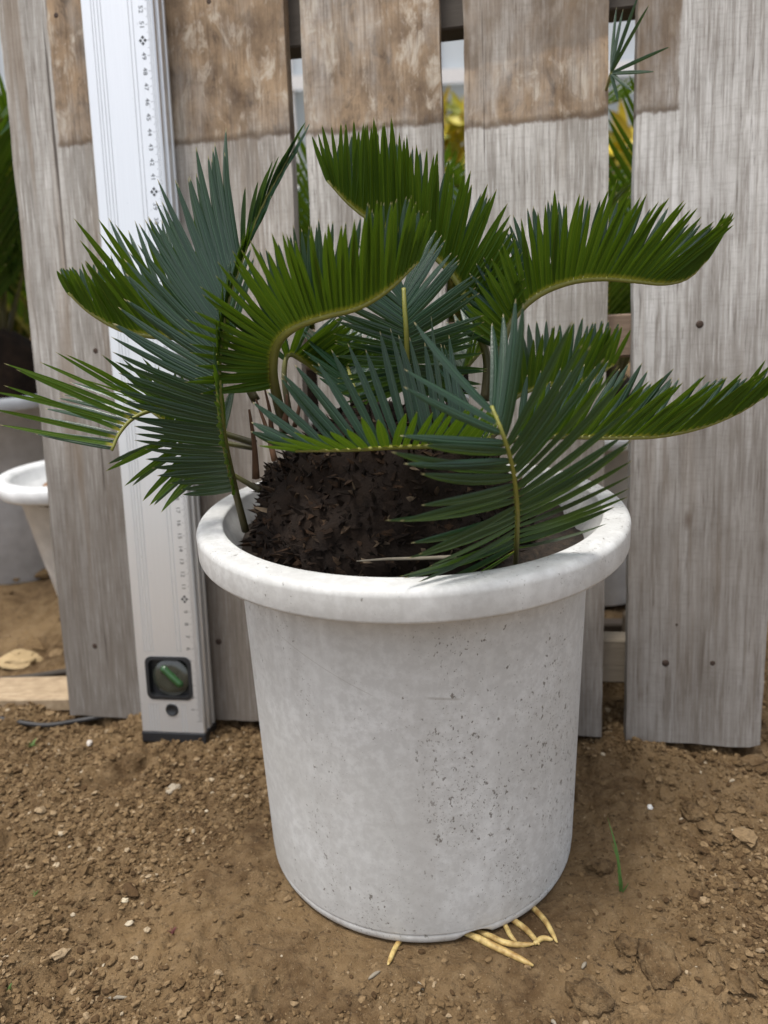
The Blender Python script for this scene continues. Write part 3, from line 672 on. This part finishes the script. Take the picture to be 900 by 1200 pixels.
# blocks and back skid at the foot of the pallet
for bx_ in (.005, .24, .47):
    bm = bmesh.new(); box(bm, bx_, bx_+.085, TH+.0225, TH+.085, vb0+.001, vb1-.001, .0015); from_bm('block', bm, M['rb'] if 'rb' in M else plain('block_wood', (.20, .15, .10), .9), pallet)
bm = bmesh.new(); box(bm, 0, .56, TH+.0855, TH+.105, vb0-.045, vb0+.02, .0015); from_bm('rail', bm, plain('skid_wood', (.12, .09, .065), .9), pallet)

# ------------------------------------------------------------------ spirit level
L0 = Vector((-.1584, .5261, .0186)); LA, LB = R(9.0946), R(.6439)
ld = Vector((math.sin(LB), math.cos(LB)*math.sin(LA), math.cos(LB)*math.cos(LA)))
ly = R(-9.5); lx = Vector((math.cos(ly), math.sin(ly), 0)); lx = (lx-ld*lx.dot(ld)).normalized(); lnn = ld.cross(lx)
if lnn.y < 0: lnn = -lnn
LMt = Matrix(((lx.x, lnn.x, ld.x, L0.x), (lx.y, lnn.y, ld.y, L0.y), (lx.z, lnn.z, ld.z, L0.z), (0, 0, 0, 1)))
lev = empty('spirit_level'); lev.matrix_world = LMt
tag(lev, 'silver aluminium spirit level with ruler scale standing against the pallet boards', 'spirit level')
# local: x across the face (numbers column at x=0), y depth, z along; z=0 at scale zero
XL, XR, LT = -.0445, .0088, .0225; ZB, ZT = -.0095, .62
# profile of the extrusion (x, y), front face with grooves
fr = []
W_ = XR-XL
for gx in (.15, .19, .24, .285, .665, .72):
    x = XL+W_*gx; fr += [(x-.0005, 0), (x-.00015, .0007), (x+.00015, .0007), (x+.0005, 0)]
profile = [(XL, .0010), (XL+.001, 0)] + fr + [(XR-.0010, 0), (XR, .0010), (XR, .0040), (XR-.0016, .0046), (XR-.0016, .0088), (XR+.0002, .0094), (XR+.0002, .0150), (XR-.0016, .0156), (XR-.0016, .0185), (XR, .0190), (XR, LT-.001), (XR-.001, LT), (XL+.001, LT), (XL, LT-.001)]
# window opening in the front face: build body as strips with a rounded square hole
hx, hz, hw, hh, hr = -.0180, .0355, .0192, .0178, .0055
nP = len(profile)
V = []; F = []
zs = [ZB, hz-hh-.004, hz+hh+.004, ZT]
for z in zs:
    for (x, y) in profile: V.append((x, y, z))
for r_ in range(3):
    for k in range(nP):
        k2 = (k+1) % nP; x0, x1 = profile[k][0], profile[k2][0]
        mid = (profile[k][1]+profile[k2][1])/2
        front = k >= 1 and k2 < 2+len(fr)+1 and k < 2+len(fr)
        if r_ == 1 and front: continue
        F.append((r_*nP+k, r_*nP+k2, (r_+1)*nP+k2, (r_+1)*nP+k))
# front plate round the window (flat) with hole
z0, z1 = zs[1], zs[2]; xA, xB = XL+.001, XR-.001
hole = []
for cx, cz, a0 in ((hx+hw-hr, hz+hh-hr, 0), (hx-hw+hr, hz+hh-hr, 90), (hx-hw+hr, hz-hh+hr, 180), (hx+hw-hr, hz-hh+hr, 270)):
    for j in range(7): a = R(a0+15*j); hole.append((cx+hr*math.cos(a), cz+hr*math.sin(a)))
outer = []
for (x, z) in hole:      # project outward to the rectangle
    dx, dz = x-hx, z-hz; s = min((xB-hx)/dx if dx > 1e-9 else 1e9, (xA-hx)/dx if dx < -1e-9 else 1e9, (z1-hz)/dz if dz > 1e-9 else 1e9, (z0-hz)/dz if dz < -1e-9 else 1e9)
    outer.append((hx+dx*s, hz+dz*s))
o = len(V); nh = len(hole)
for x, z in hole: V.append((x, 0, z))
for x, z in outer: V.append((x, 0, z))
for x, z in hole: V.append((x, .006, z))
cidx = len(V)
for x, z in ((xB, z1), (xA, z1), (xA, z0), (xB, z0)): V.append((x, 0, z))
for k in range(nh):
    k2 = (k+1) % nh; F.append((o+k, o+nh+k, o+nh+k2, o+k2)); F.append((o+k, o+k2, o+2*nh+k2, o+2*nh+k))
    a, b = outer[k], outer[k2]
    for q, (x, z) in enumerate(((xB, z1), (xA, z1), (xA, z0), (xB, z0))):
        if (abs(a[0]-x) < 1e-6 and abs(b[1]-z) < 1e-6 and abs(a[1]-z) > 1e-6) or (abs(a[1]-z) < 1e-6 and abs(b[0]-x) < 1e-6 and abs(a[0]-x) > 1e-6): F.append((o+nh+k, cidx+q, o+nh+k2))
F.append(tuple(range(nP))[::-1]); F.append(tuple(3*nP+k for k in range(nP)))
body = mesh('body', V, F, M['alu'], lev, smooth=False)
# vial unit
bm = bmesh.new()
hv = [bm.verts.new((hx+(x-hx)*1.0, -.0006, hz+(z-hz)*1.0)) for x, z in hole]; hi_ = [bm.verts.new((hx+(x-hx)*.86, -.0008, hz+(z-hz)*.86)) for x, z in hole]; hj = [bm.verts.new((hx+(x-hx)*.84, .004, hz+(z-hz)*.84)) for x, z in hole]; hk = [bm.verts.new((x, .0015, z)) for x, z in hole]
for k in range(nh):
    k2 = (k+1) % nh; bm.faces.new((hv[k], hi_[k], hi_[k2], hv[k2])); bm.faces.new((hi_[k], hj[k], hj[k2], hi_[k2])); bm.faces.new((hk[k], hv[k], hv[k2], hk[k2]))
bm.faces.new(hj); bmesh.ops.recalc_face_normals(bm, faces=bm.faces)
vh = from_bm('vial_housing', bm, M['black'], lev)
t = NT('vial_disc'); dn = t.noise(t.coord('Object'), 120, 3); dm = t.done(Base_Color=t.mix(dn, (.016, .019, .015), (.05, .055, .042)), Roughness=.25, Specular_IOR_Level=.7, Coat_Weight=.6)
Vd, Fd = lathe([(.0001, -.0012), (.009, -.0011), (.0150, -.0006), (.0158, .0006), (.0158, .003)], 40)
disc = mesh('vial_disc', [(x, z+.0020, y) for x, y, z in Vd], Fd, dm, vh); disc.location = (hx+.001, 0, hz)
V, F, _ = tube_arrays(catmull([Vector((-.0085, 0, .0085)), Vector((0, -.0004, 0)), Vector((.0085, 0, -.0085))], 12), [.0005]+[.0034]*10+[.0005], 12)
vial = mesh('vial', V, F, plain('green_vial_liquid', (.022, .075, .022), .3, Coat_Weight=.3), vh); vial.location = (hx+.002, .0022, hz+.001)
for tz in (-.0028, .0028):
    c_ = Vector((hx+.002-tz*.7, .0022, hz+.001+tz*.7)); dd = Vector((-.707, 0, .707))
    Vr, Fr, _ = tube_arrays([c_-dd*.0003, c_+dd*.0003], [.00355, .00355], 14); mesh('vial_ring', Vr, Fr, M['black'], vh)
# hang hole
Vd, Fd = lathe([(.0054, -.0001), (.0050, -.0008), (.0042, -.0009), (.0036, -.0004), (.0001, -.0003)], 28)
hb = mesh('hang_hole', [(x, z, y) for x, y, z in Vd], Fd, M['black'], lev); hb.location = (hx+.0005, 0, .0092)
# end cap
bm = bmesh.new(); box(bm, XL-.0006, XR+.0006, -.0006, LT+.0004, -.0190, ZB-.0002, .0012, 2); from_bm('end_cap', bm, M['black'], lev)
bm = bmesh.new(); box(bm, XL-.0006, XR+.0006, -.0006, LT+.0004, ZT+.0002, ZT+.009, .0012, 2); from_bm('end_cap', bm, M['black'], lev)
# scale: ticks every millimetre, numbers every centimetre, emblems at the tens
V = []; F = []
def quad(x0, x1, z0, z1, y=-.00012):
    o = len(V); V.extend([(x0, y, z0), (x1, y, z0), (x1, y, z1), (x0, y, z1)]); F.append((o, o+1, o+2, o+3))
for mm in range(0, 615):
    z = mm/1000
    if hz-hh-.001 < z < hz+hh+.001 and mm % 10 and False: continue
    ln = .0050 if mm % 10 == 0 else (.0042 if mm % 5 == 0 else .0030)
    quad(XR-.0012-ln, XR-.0012, z-.00010, z+.00010)
tk = mesh('scale_ticks', V, F, M['ink'], lev, smooth=False)
def text_verts(s, size):
    cu = bpy.data.curves.new('txt', 'FONT'); cu.body = s; cu.size = size; cu.align_x = 'CENTER'; cu.align_y = 'CENTER'; cu.resolution_u = 3
    ob = bpy.data.objects.new('txt', cu); col.objects.link(ob); dg = bpy.context.evaluated_depsgraph_get()
    me = bpy.data.meshes.new_from_object(ob.evaluated_get(dg)); v = [tuple(q.co) for q in me.vertices]; f = [tuple(p.vertices) for p in me.polygons]
    bpy.data.objects.remove(ob); bpy.data.curves.remove(cu); bpy.data.meshes.remove(me); return v, f
V = []; F = []
for cm in range(1, 61):
    if cm % 10 == 0:
        for dx, dz in ((.0017, 0), (-.0017, 0), (0, .0020), (0, -.0020)):
            o = len(V); V += [(dx-.0013, -.00014, cm/100+dz), (dx, -.00014, cm/100+dz-.0013), (dx+.0013, -.00014, cm/100+dz), (dx, -.00014, cm/100+dz+.0013)]; F.append((o, o+1, o+2, o+3))
        continue
    vt_, ft_ = text_verts(str(cm), .0052); o = len(V)
    for (x, y, _) in vt_: V.append((y*.85, -.00014, cm/100-x))      # reads downward
    F += [tuple(i+o for i in f) for f in ft_]
mesh('scale_numbers', V, F, M['ink'], lev, smooth=False)

# ------------------------------------------------------------------ small things on the ground
def blade(P, w0, mat, name, parent):
    C = catmull(P, 9); V = []; UV = []
    sx_ = (C[-1]-C[0]).cross(Vector((0, 1, .3))).normalized()
    for i, c in enumerate(C):
        ww = w0*(1-(i/8)**2*.95)*.5; V += [c-sx_*ww, c+Vector((0, -ww*.4, 0)), c+sx_*ww]; UV += [(0, i/8), (.5, i/8), (1, i/8)]
    F = []
    for i in range(8): a = i*3; F += [(a, a+1, a+4, a+3), (a+1, a+2, a+5, a+4)]
    return mesh(name, V, F, mat, parent, uv=UV)
t = NT('grass_blade'); gm = t.done(Base_Color=t.mix(t.noise(t.coord('Object'), 90, 3), (.045, .11, .022), (.10, .19, .045)), Roughness=.5)
gb = pxg(728, 1046); gb.z = float(gh(gb.x, gb.y)); gr = empty('grass_sprout', gb); tag(gr, 'single thin green grass sprout in the soil beside the white pot', 'grass')
for (dx, dy, Yo, w0) in ((712, 958, .012, .0020), (716, 985, .006, .0017), (722, 1020, -.004, .0014), (736, 1034, -.002, .0014), (718, 1036, -.006, .0014)):
    tip = px(dx, dy, gb.y+Yo); md = (gb+tip)/2+Vector((.0015, 0, .0015)); blade([gb-gb+Vector((0, 0, -.001)), md-gb, tip-gb], w0, gm, 'blade', gr)
t = NT('weed_leaf'); wm = t.done(Base_Color=t.mix(t.noise(t.coord('Object'), 200, 3), (.07, .14, .03), (.16, .24, .07)), Roughness=.6)
t = NT('red_weed_leaf'); wr = t.done(Base_Color=t.mix(t.noise(t.coord('Object'), 200, 3), (.16, .05, .055), (.27, .11, .10)), Roughness=.6)
def weed(x, y, mat, label, k, sz, seed):
    b = pxg(x, y); b.z = float(gh(b.x, b.y)); e = empty('weed_seedling', b); tag(e, label, 'weed'); r = random.Random(seed)
    for i in range(k):
        a = i*2.4+r.uniform(-.3, .3); d = Vector((math.cos(a), math.sin(a), r.uniform(.3, .9)))
        blade([Vector((0, 0, -.0005)), d*sz*.5+Vector((0, 0, sz*.2)), d*sz], sz*.45, mat, 'leaf', e)
weed(10, 1166, wm, 'tiny green weed seedling in the gritty soil far in front of the level', 7, .0040, 1)
weed(202, 1094, wr, 'tiny reddish weed seedling in the gritty soil', 6, .0034, 2)
weed(42, 1052, wm, 'tiny dull green weed seedling beside a dark hollow in the soil', 5, .0028, 3)
weed(36, 869, wm, 'faint green weed seedling in the soil below the black hose', 6, .0060, 4)
def pebble(x, y, s, c, label, seed, name='pebble', flat=.7, cat='pebble'):
    b = pxg(x, y); b.z = float(gh(b.x, b.y)); bm = bmesh.new(); cl = cat == 'clod'; bmesh.ops.create_icosphere(bm, subdivisions=4 if cl else 3, radius=1)
    for v in bm.verts:
        p = v.co.copy(); o_ = Vector((seed*3.3, seed*1.7, 0)); k = 1+.34*mn.noise(p*1.3+o_)+.16*mn.noise(p*3.4+o_)
        if cl: k += .22*(abs(mn.noise(p*5+o_))-.2)+.12*mn.noise(p*11+o_)+.07*mn.noise(p*22+o_)
        v.co = Vector((p.x*s*1.2, p.y*s*.9, p.z*s*flat))*k
    if cl: m_ = M['soil']
    else:
        t = NT('pebble'); nn = t.noise(t.coord('Object'), 350, 4); m_ = t.done(Base_Color=t.mix(nn, tuple(q*.75 for q in c), tuple(min(1, q*1.15) for q in c)), Roughness=.85, Normal=t.bump(nn, .6, .0008))
    o = from_bm(name, bm, m_, None, cl); o.location = b+Vector((0, 0, s*flat*(.15 if cl else .3))); o.rotation_euler = (rnd.uniform(-.3, .3), rnd.uniform(-.3, .3), rnd.uniform(0, 6)); tag(o, label, cat)
pebble(761, 952, .0021, (.72, .70, .66), 'small bright white stone on the soil below the rightmost board', 1)
pebble(106, 877, .0024, (.55, .50, .44), 'pale stone on the soil in front of the leftmost board', 2)
pebble(148, 1065, .0019, (.50, .43, .30), 'pale buff stone among the grit left of the white pot', 3)
pebble(204, 930, .0042, (.30, .25, .18), 'grey brown stone standing on the soil below the spirit level', 4)
pebble(130, 927, .0055, (.24, .17, .10), 'flat soil clod in front of the leftmost board', 5, 'soil_clod', .5, 'clod')
pebble(690, 1172, .0088, (.20, .135, .080), 'rounded brown soil clod with a dark split beside it', 6, 'soil_clod', .75, 'clod')
pebble(812, 958, .0068, (.085, .065, .05), 'lumpy soil clod below the rightmost board', 7, 'soil_clod', .7, 'clod')
pebble(735, 1110, .0065, (.16, .115, .07), 'dull brown soil clod below the grass sprout', 8, 'soil_clod', .7, 'clod')
pebble(772, 1132, .0105, (.22, .15, .090), 'largest soil clod on the ground right of the pot', 9, 'soil_clod', .55, 'clod')
pebble(704, 1020, .0068, (.075, .070, .07), 'lumpy soil clod between the pot and the grass sprout', 10, 'soil_clod', .6, 'clod')
# straw bits
for k, (a, b, lab) in enumerate((((120, 1165), (150, 1168), 'short pale wood chip on the gritty soil'), ((432, 1152), (446, 1146), 'tiny pale husk on the soil below the single root'), ((490, 1154), (496, 1162), 'tiny white husk on the smooth soil in front of the pot'), ((682, 1135), (687, 1128), 'curled white husk beside the soil clods'), ((868, 975), (884, 990), 'thin pale straw on the soil below the rightmost board'), ((646, 1190), (652, 1198), 'white husk beside the rounded brown clod'))):
    A, B = pxg(*a), pxg(*b)
    for q in (A, B): q.z = float(gh(q.x, q.y))+.0007
    Vv, Ff, _ = tube_arrays(catmull([A, A.lerp(B, .5)+Vector((0, 0, .0006)), B], 6), [.0004, .0008, .0010, .0010, .0008, .0003], 6); o = mesh('straw_bit', Vv, Ff, straw); tag(o, lab, 'straw')

# ------------------------------------------------------------------ behind the pallet, left: hose, board, stick
hose_m = plain('black_hose', (.018, .017, .017), .55)
def ground_tube(name, pts, r_, mat, label, cat, lift=.6):
    P = []
    for x, y in pts:
        q = pxg(x, y, r_); q.z = float(gh(q.x, q.y))+r_*lift; P.append(q)
    C = catmull(P, 60)
    zz_ = np.array([float(gh(q.x, q.y)) for q in C]); zz_ = np.convolve(np.pad(zz_, 12, 'edge'), np.ones(25)/25, 'valid')
    for q, z_ in zip(C, zz_): q.z = float(z_)+r_*1.2
    Vv, Ff, _ = tube_arrays(C, [r_]*60, 8); o = mesh(name, Vv, Ff, mat); return tag(o, label, cat)
ground_tube('irrigation_hose', ((-120, 838), (-40, 843), (0, 843), (30, 846), (60, 845), (90, 839), (130, 832), (180, 815)), .0022, hose_m, 'thin black irrigation hose lying along the edge of the tan board', 'hose')
ground_tube('dark_stick', ((-90, 800), (-20, 794), (30, 790), (60, 787), (100, 782), (150, 774)), .0030, plain('dark_stick', (.055, .045, .036), .9), 'thin dark stick lying on the soil behind the leftmost board', 'stick')
Q = [pxg(-140, 832), pxg(92, 829), pxg(150, 800), pxg(-120, 806)]
bm = bmesh.new(); lo = [bm.verts.new((q.x, q.y, -.004)) for q in Q]; hi2 = [bm.verts.new((q.x, q.y, .009)) for q in Q]
bm.faces.new(lo[::-1]); bm.faces.new(hi2)
for k in range(4): bm.faces.new((lo[k], lo[(k+1) % 4], hi2[(k+1) % 4], hi2[k]))
bmesh.ops.bevel(bm, geom=list(bm.edges), offset=.0015, segments=1, affect='EDGES')
t = NT('tan_board'); nb = t.noise(t.coord('Object', (1, 3, 1)), 90, 5, .65); o = from_bm('offcut_board', bm, t.done(Base_Color=t.ramp(nb, [(.3, (.24, .17, .10)), (.6, (.40, .30, .19)), (.8, (.46, .37, .26))]), Roughness=.85, Normal=t.bump(nb, .5, .001)))
tag(o, 'flat tan wooden board lying on the ground behind the leftmost board', 'board')
pebble(20, 774, .018, (.40, .29, .15), 'flat ochre stone lying behind the dark stick', 21, 'stone', .35, 'stone')

# ------------------------------------------------------------------ background pots and cycads
bgpot = plain('white_plastic_pot', (.70, .71, .71), .45); greypot = plain('grey_plastic_pot', (.50, .52, .55), .5)
def bg_pot(loc, h, rt, rb, mat, label, over=.010):
    pr = [(rb*.6, .003), (rb-.003, 0), (rb, .002), (rb+(rt-over-rb)*.55, h*.50), (rb+(rt-over-rb)*.57, h*.503), (rt-over, h-.015), (rt-.003, h-.0155), (rt, h-.0125), (rt, h-.004), (rt-.003, h), (rt-.011, h), (rt-.014, h-.004), (rt-.016, h-.02), (.0005, h-.021)]
    V, F = lathe(pr, 48); o = mesh('plant_pot', V, F, mat); o.location = loc; tag(o, label, 'plant pot', 'white pots behind the pallet')
    sm = [(x, y, h-.020+.004*float(vnoise(x, y, .02, 50))) for x, y in [((rt-.0155)*q/6*math.cos(R(15*k)), (rt-.0155)*q/6*math.sin(R(15*k))) for q in range(7) for k in range(24)]]
    Fs = [(q*24+k, q*24+(k+1) % 24, (q+1)*24+(k+1) % 24, (q+1)*24+k) for q in range(6) for k in range(24)]
    s = mesh('potting_soil', sm, Fs, pm); s.location = loc; tag(s, 'dark soil inside the '+label, 'soil', kind='stuff')
    return o
# small tapered pot at the left
SPH = .186; c0 = px(84, 548, .70); c0.z = 0
bg_pot(c0, SPH, .068, .022, bgpot, 'small white tapered pot standing behind the leftmost board', over=.018)
st_ = empty('young_plant', c0+Vector((0, 0, SPH-.020))); tag(st_, 'young plant with a brown bulb and dark bent stem in the small tapered pot', 'plant')
Vv, Ff, _ = tube_arrays(catmull([Vector((.012, -.01, 0)), Vector((.004, -.01, .03)), Vector((-.012, -.012, .055))], 8), [.003, .003, .0028, .0026, .0024, .002, .0016, .0008], 6); mesh('stem', Vv, Ff, hose_m, st_)
bm = bmesh.new(); bmesh.ops.create_icosphere(bm, subdivisions=3, radius=.013)
for v in bm.verts: v.co *= 1+.2*mn.noise(v.co*90); v.co.z *= .8
o = from_bm('bulb', bm, plain('brown_bulb', (.25, .15, .09), .8), st_, True); o.location = (-.012, -.014, .004)

# a background cycad (proto), then copies
def bg_cycad(loc, label, first=[None], rot=0, scale=1.0):
    grp = 'cycads growing behind the pallet'
    if first[0] is None:
        e = empty('cycad', loc); r = random.Random(9)
        bm = bmesh.new(); bmesh.ops.create_icosphere(bm, subdivisions=3, radius=1)
        for v in bm.verts:
            p = v.co.copy(); v.co = Vector((p.x*.05, p.y*.05, max(p.z, -.2)*.075))*(1+.2*mn.noise(p*4))
        from_bm('trunk', bm, M['bark'], e, True)
        for i in range(13):
            a = i*2.39996+r.uniform(-.2, .2); hgt = r.uniform(.16, .30); rad_ = r.uniform(.10, .24)
            o_ = Vector((math.cos(a), math.sin(a), 0)); P = [Vector((0, 0, .04))+o_*.01, o_*rad_*.30+Vector((0, 0, .04+hgt*.55)), o_*rad_*.65+Vector((0, 0, .04+hgt*.92)), o_*rad_+Vector((0, 0, .04+hgt))]
            rach, lv = frond_data(P, (o_*-.6+Vector((0, 0, 1))), 30, [(0, .05), (.4, .085), (.8, .07), (1, .03)], .0062, v=(50, 50), sweep=[(0, 15), (1, 60)], t0=.2, bend=(-.03, .03), rad=(.003, .0012), seed=60+i)
            f = bpy.data.objects.new('frond', None); link(f, e); mesh('rachis', rach[0], rach[1], M['rachis'], f, uv=rach[2]); V, F, UV = join(lv); q = mesh('leaflets', V, F, M['leaf'], f, uv=UV); q['kind'] = 'stuff'
        first[0] = e
    else:
        src = first[0]; e = link(src.copy()); e.location = loc
        for c in src.children:
            c2 = link(c.copy(), e)
            for k in c.children: link(k.copy(), c2)
    e.rotation_euler = (0, 0, rot); e.scale = (scale,)*3; tag(e, label, 'cycad', grp); return e
def bgspot(x, y, Y): q = px(x, y, Y); return q
A = bgspot(0, 470, .98)
bg_pot((A.x, A.y, 0), .232, .135, .105, greypot, 'big grey white pot standing behind the small tapered pot'); bg_cycad((A.x, A.y, .215), 'dark green cycad in the big pot behind the leftmost board', rot=.4, scale=1.3)
B = bgspot(352, 440, .95)
bg_pot((B.x, B.y, 0), .20, .10, .08, bgpot, 'white pot seen through the gap behind the middle boards'); bg_cycad((B.x, B.y, .185), 'dark green cycad seen through the gap beside the second board', rot=1.7, scale=1.0)
C_ = bgspot(700, 520, .80)
bg_pot((C_.x, C_.y, 0), .19, .085, .062, bgpot, 'pale pot seen through the gap beside the rightmost board'); bg_cycad((C_.x+.01, C_.y+.02, .175), 'green cycad seen through the gap beside the rightmost board', rot=3.0, scale=.95)
D2 = bgspot(545, 450, 1.05)
bg_pot((D2.x, D2.y, 0), .20, .10, .08, bgpot, 'white pot hidden mostly behind the fourth board'); bg_cycad((D2.x, D2.y, .185), 'dark green cycad seen through the gap between the two middle boards', rot=4.1, scale=1.05)
for k, (x_, y_, Y_, sc_, ro_, lb) in enumerate(((-10, 420, 1.75, 2.0, 2.2, 'tall cycad behind the big grey white pot'), (330, 430, 1.70, 1.6, .9, 'farther dark cycad seen through the gap beside the second board'), (690, 430, 1.45, 1.4, 5.0, 'farther cycad seen low through the gap beside the rightmost board'), (110, 430, 1.5, 1.9, 3.4, 'tall cycad standing behind the spirit level and the leftmost board'))):
    q = px(x_, y_, Y_); bg_cycad((q.x, q.y, .0), lb, rot=ro_, scale=sc_)
# sprig poking through the right gap
spg = empty('cycad_sprig', px(716, 86, .515)); tag(spg, 'cycad leaf tip poking through the gap beside the rightmost board', 'leaf sprig')
b0 = spg.location.copy()
def sprig(tip, Y, w_):
    d = px(tip[0], tip[1], Y)-b0; L = d.length; d.normalize(); wd = Vector((d.z, 0, -d.x)).normalized(); nr = d.cross(wd)
    if nr.y > 0: nr = -nr
    v, f, u = leaflet_arrays(Vector((0, 0, 0)), d, wd, nr, L, w_, 0, .03); mesh('leaflet', v, f, M['leaf'], spg, uv=u)
for tip, Y in (((759, 4), .50), ((785, 52), .49), ((768, 82), .495), ((742, 106), .505), ((726, 120), .51), ((742, 8), .52), ((728, 10), .53), ((720, 8), .535), ((748, -12), .51)): sprig(tip, Y, .0022)
P_ = [b0-b0, px(712, 100, .56)-b0, px(700, 150, .62)-b0, px(696, 260, .70)-b0, px(700, 420, .78)-b0]
Vv, Ff, Uu = tube_arrays(catmull(P_, 24), [.0008+.0012*i/23 for i in range(24)], 6); mesh('rachis', Vv, Ff, M['rachis'], spg, uv=[(u, 1-v) for u, v in Uu])

# yellow leaved shrubs
t = NT('yellow_leaf'); yn = t.node('NewGeometry').outputs['Random Per Island']; ym = t.done(Base_Color=t.ramp(yn, [(0, (.08, .15, .015)), (.35, (.30, .28, .015)), (.75, (.55, .42, .02)), (1, (.42, .30, .02))]), Roughness=.5)
def shrub(loc, h, rad_, label, seed, low=.25):
    e = empty('yellow_shrub', loc); tag(e, label, 'shrub', 'yellow leaved shrubs behind the pallet'); r = random.Random(seed); parts = []; stems = []
    for k in range(9):
        a = r.uniform(0, 6.28); tp = Vector((math.cos(a)*rad_*.6, math.sin(a)*rad_*.6, h*r.uniform(.7, .95))); stems.append(tube_arrays(catmull([Vector((0, 0, 0)), tp*.5+Vector((0, 0, .05)), tp], 6), [.008, .007, .006, .005, .004, .003], 5))
    V, F, UV = join(stems); mesh('stems', V, F, plain('shrub_stem', (.10, .08, .05), .8), e)
    for i in range(420):
        p = Vector((r.gauss(0, .5)*rad_, r.gauss(0, .5)*rad_, h*(low+(1-low)*r.random()))); d = Vector((r.gauss(0, 1), r.gauss(0, 1), r.uniform(.2, 1.2))).normalized(); wd = d.cross(Vector((r.gauss(0, 1), r.gauss(0, 1), 1))).normalized(); parts.append(leaflet_arrays(p, d, wd, d.cross(wd), r.uniform(.05, .10), r.uniform(.018, .03), -.15, 0))
    V, F, UV = join(parts); o = mesh('foliage', V, F, ym, e, uv=UV); o['kind'] = 'stuff'
q = px(524, 128, 2.6); shrub((q.x, q.y, 0), q.z-.02, .16, 'yellow leaved shrub seen through the gap between the two middle boards', 1, .55)
q = px(735, 190, 2.2); shrub((q.x, q.y, 0), q.z+.06, .20, 'yellow leaved shrub seen through the gap beside the rightmost board', 2, .45)

# greenhouse wall far behind
gw = empty('greenhouse', (0, 7.0, 0)); tag(gw, 'pale greenhouse with translucent panels and white rails far behind the pallet', 'greenhouse')
zr = px(528, 90, 7.0).z
t = NT('polycarbonate_panel'); gpn = t.noise(t.coord('Object', (1, 1, .1)), 3, 3); gp = t.done(Base_Color=t.mix(gpn, (.52, .58, .63), (.62, .68, .72)), Roughness=.3)
t = NT('dull_lower_panel'); gl = t.done(Base_Color=t.mix(t.noise(t.coord('Object'), 3, 3), (.30, .35, .37), (.38, .43, .45)), Roughness=.4)
wp = plain('white_painted_metal', (.80, .80, .80), .4)
for k in range(-7, 8):
    bm = bmesh.new(); box(bm, k*1.2-.585, k*1.2+.585, 0, .02, zr+.05, zr+1.6); from_bm('panel', bm, gp, gw)
    bm = bmesh.new(); box(bm, k*1.2-.585, k*1.2+.585, 0, .02, .0, zr-.05); from_bm('panel', bm, gl, gw)
    bm = bmesh.new(); box(bm, k*1.2+.585, k*1.2+.615, -.03, .05, 0, zr+1.6); from_bm('post', bm, wp, gw)
bm = bmesh.new(); box(bm, -9, 9, -.05, -.031, zr-.05, zr+.05); from_bm('rail', bm, wp, gw)
bm = bmesh.new(); box(bm, -9, 9, -.06, .08, zr+1.601, zr+1.72); from_bm('rail', bm, wp, gw)
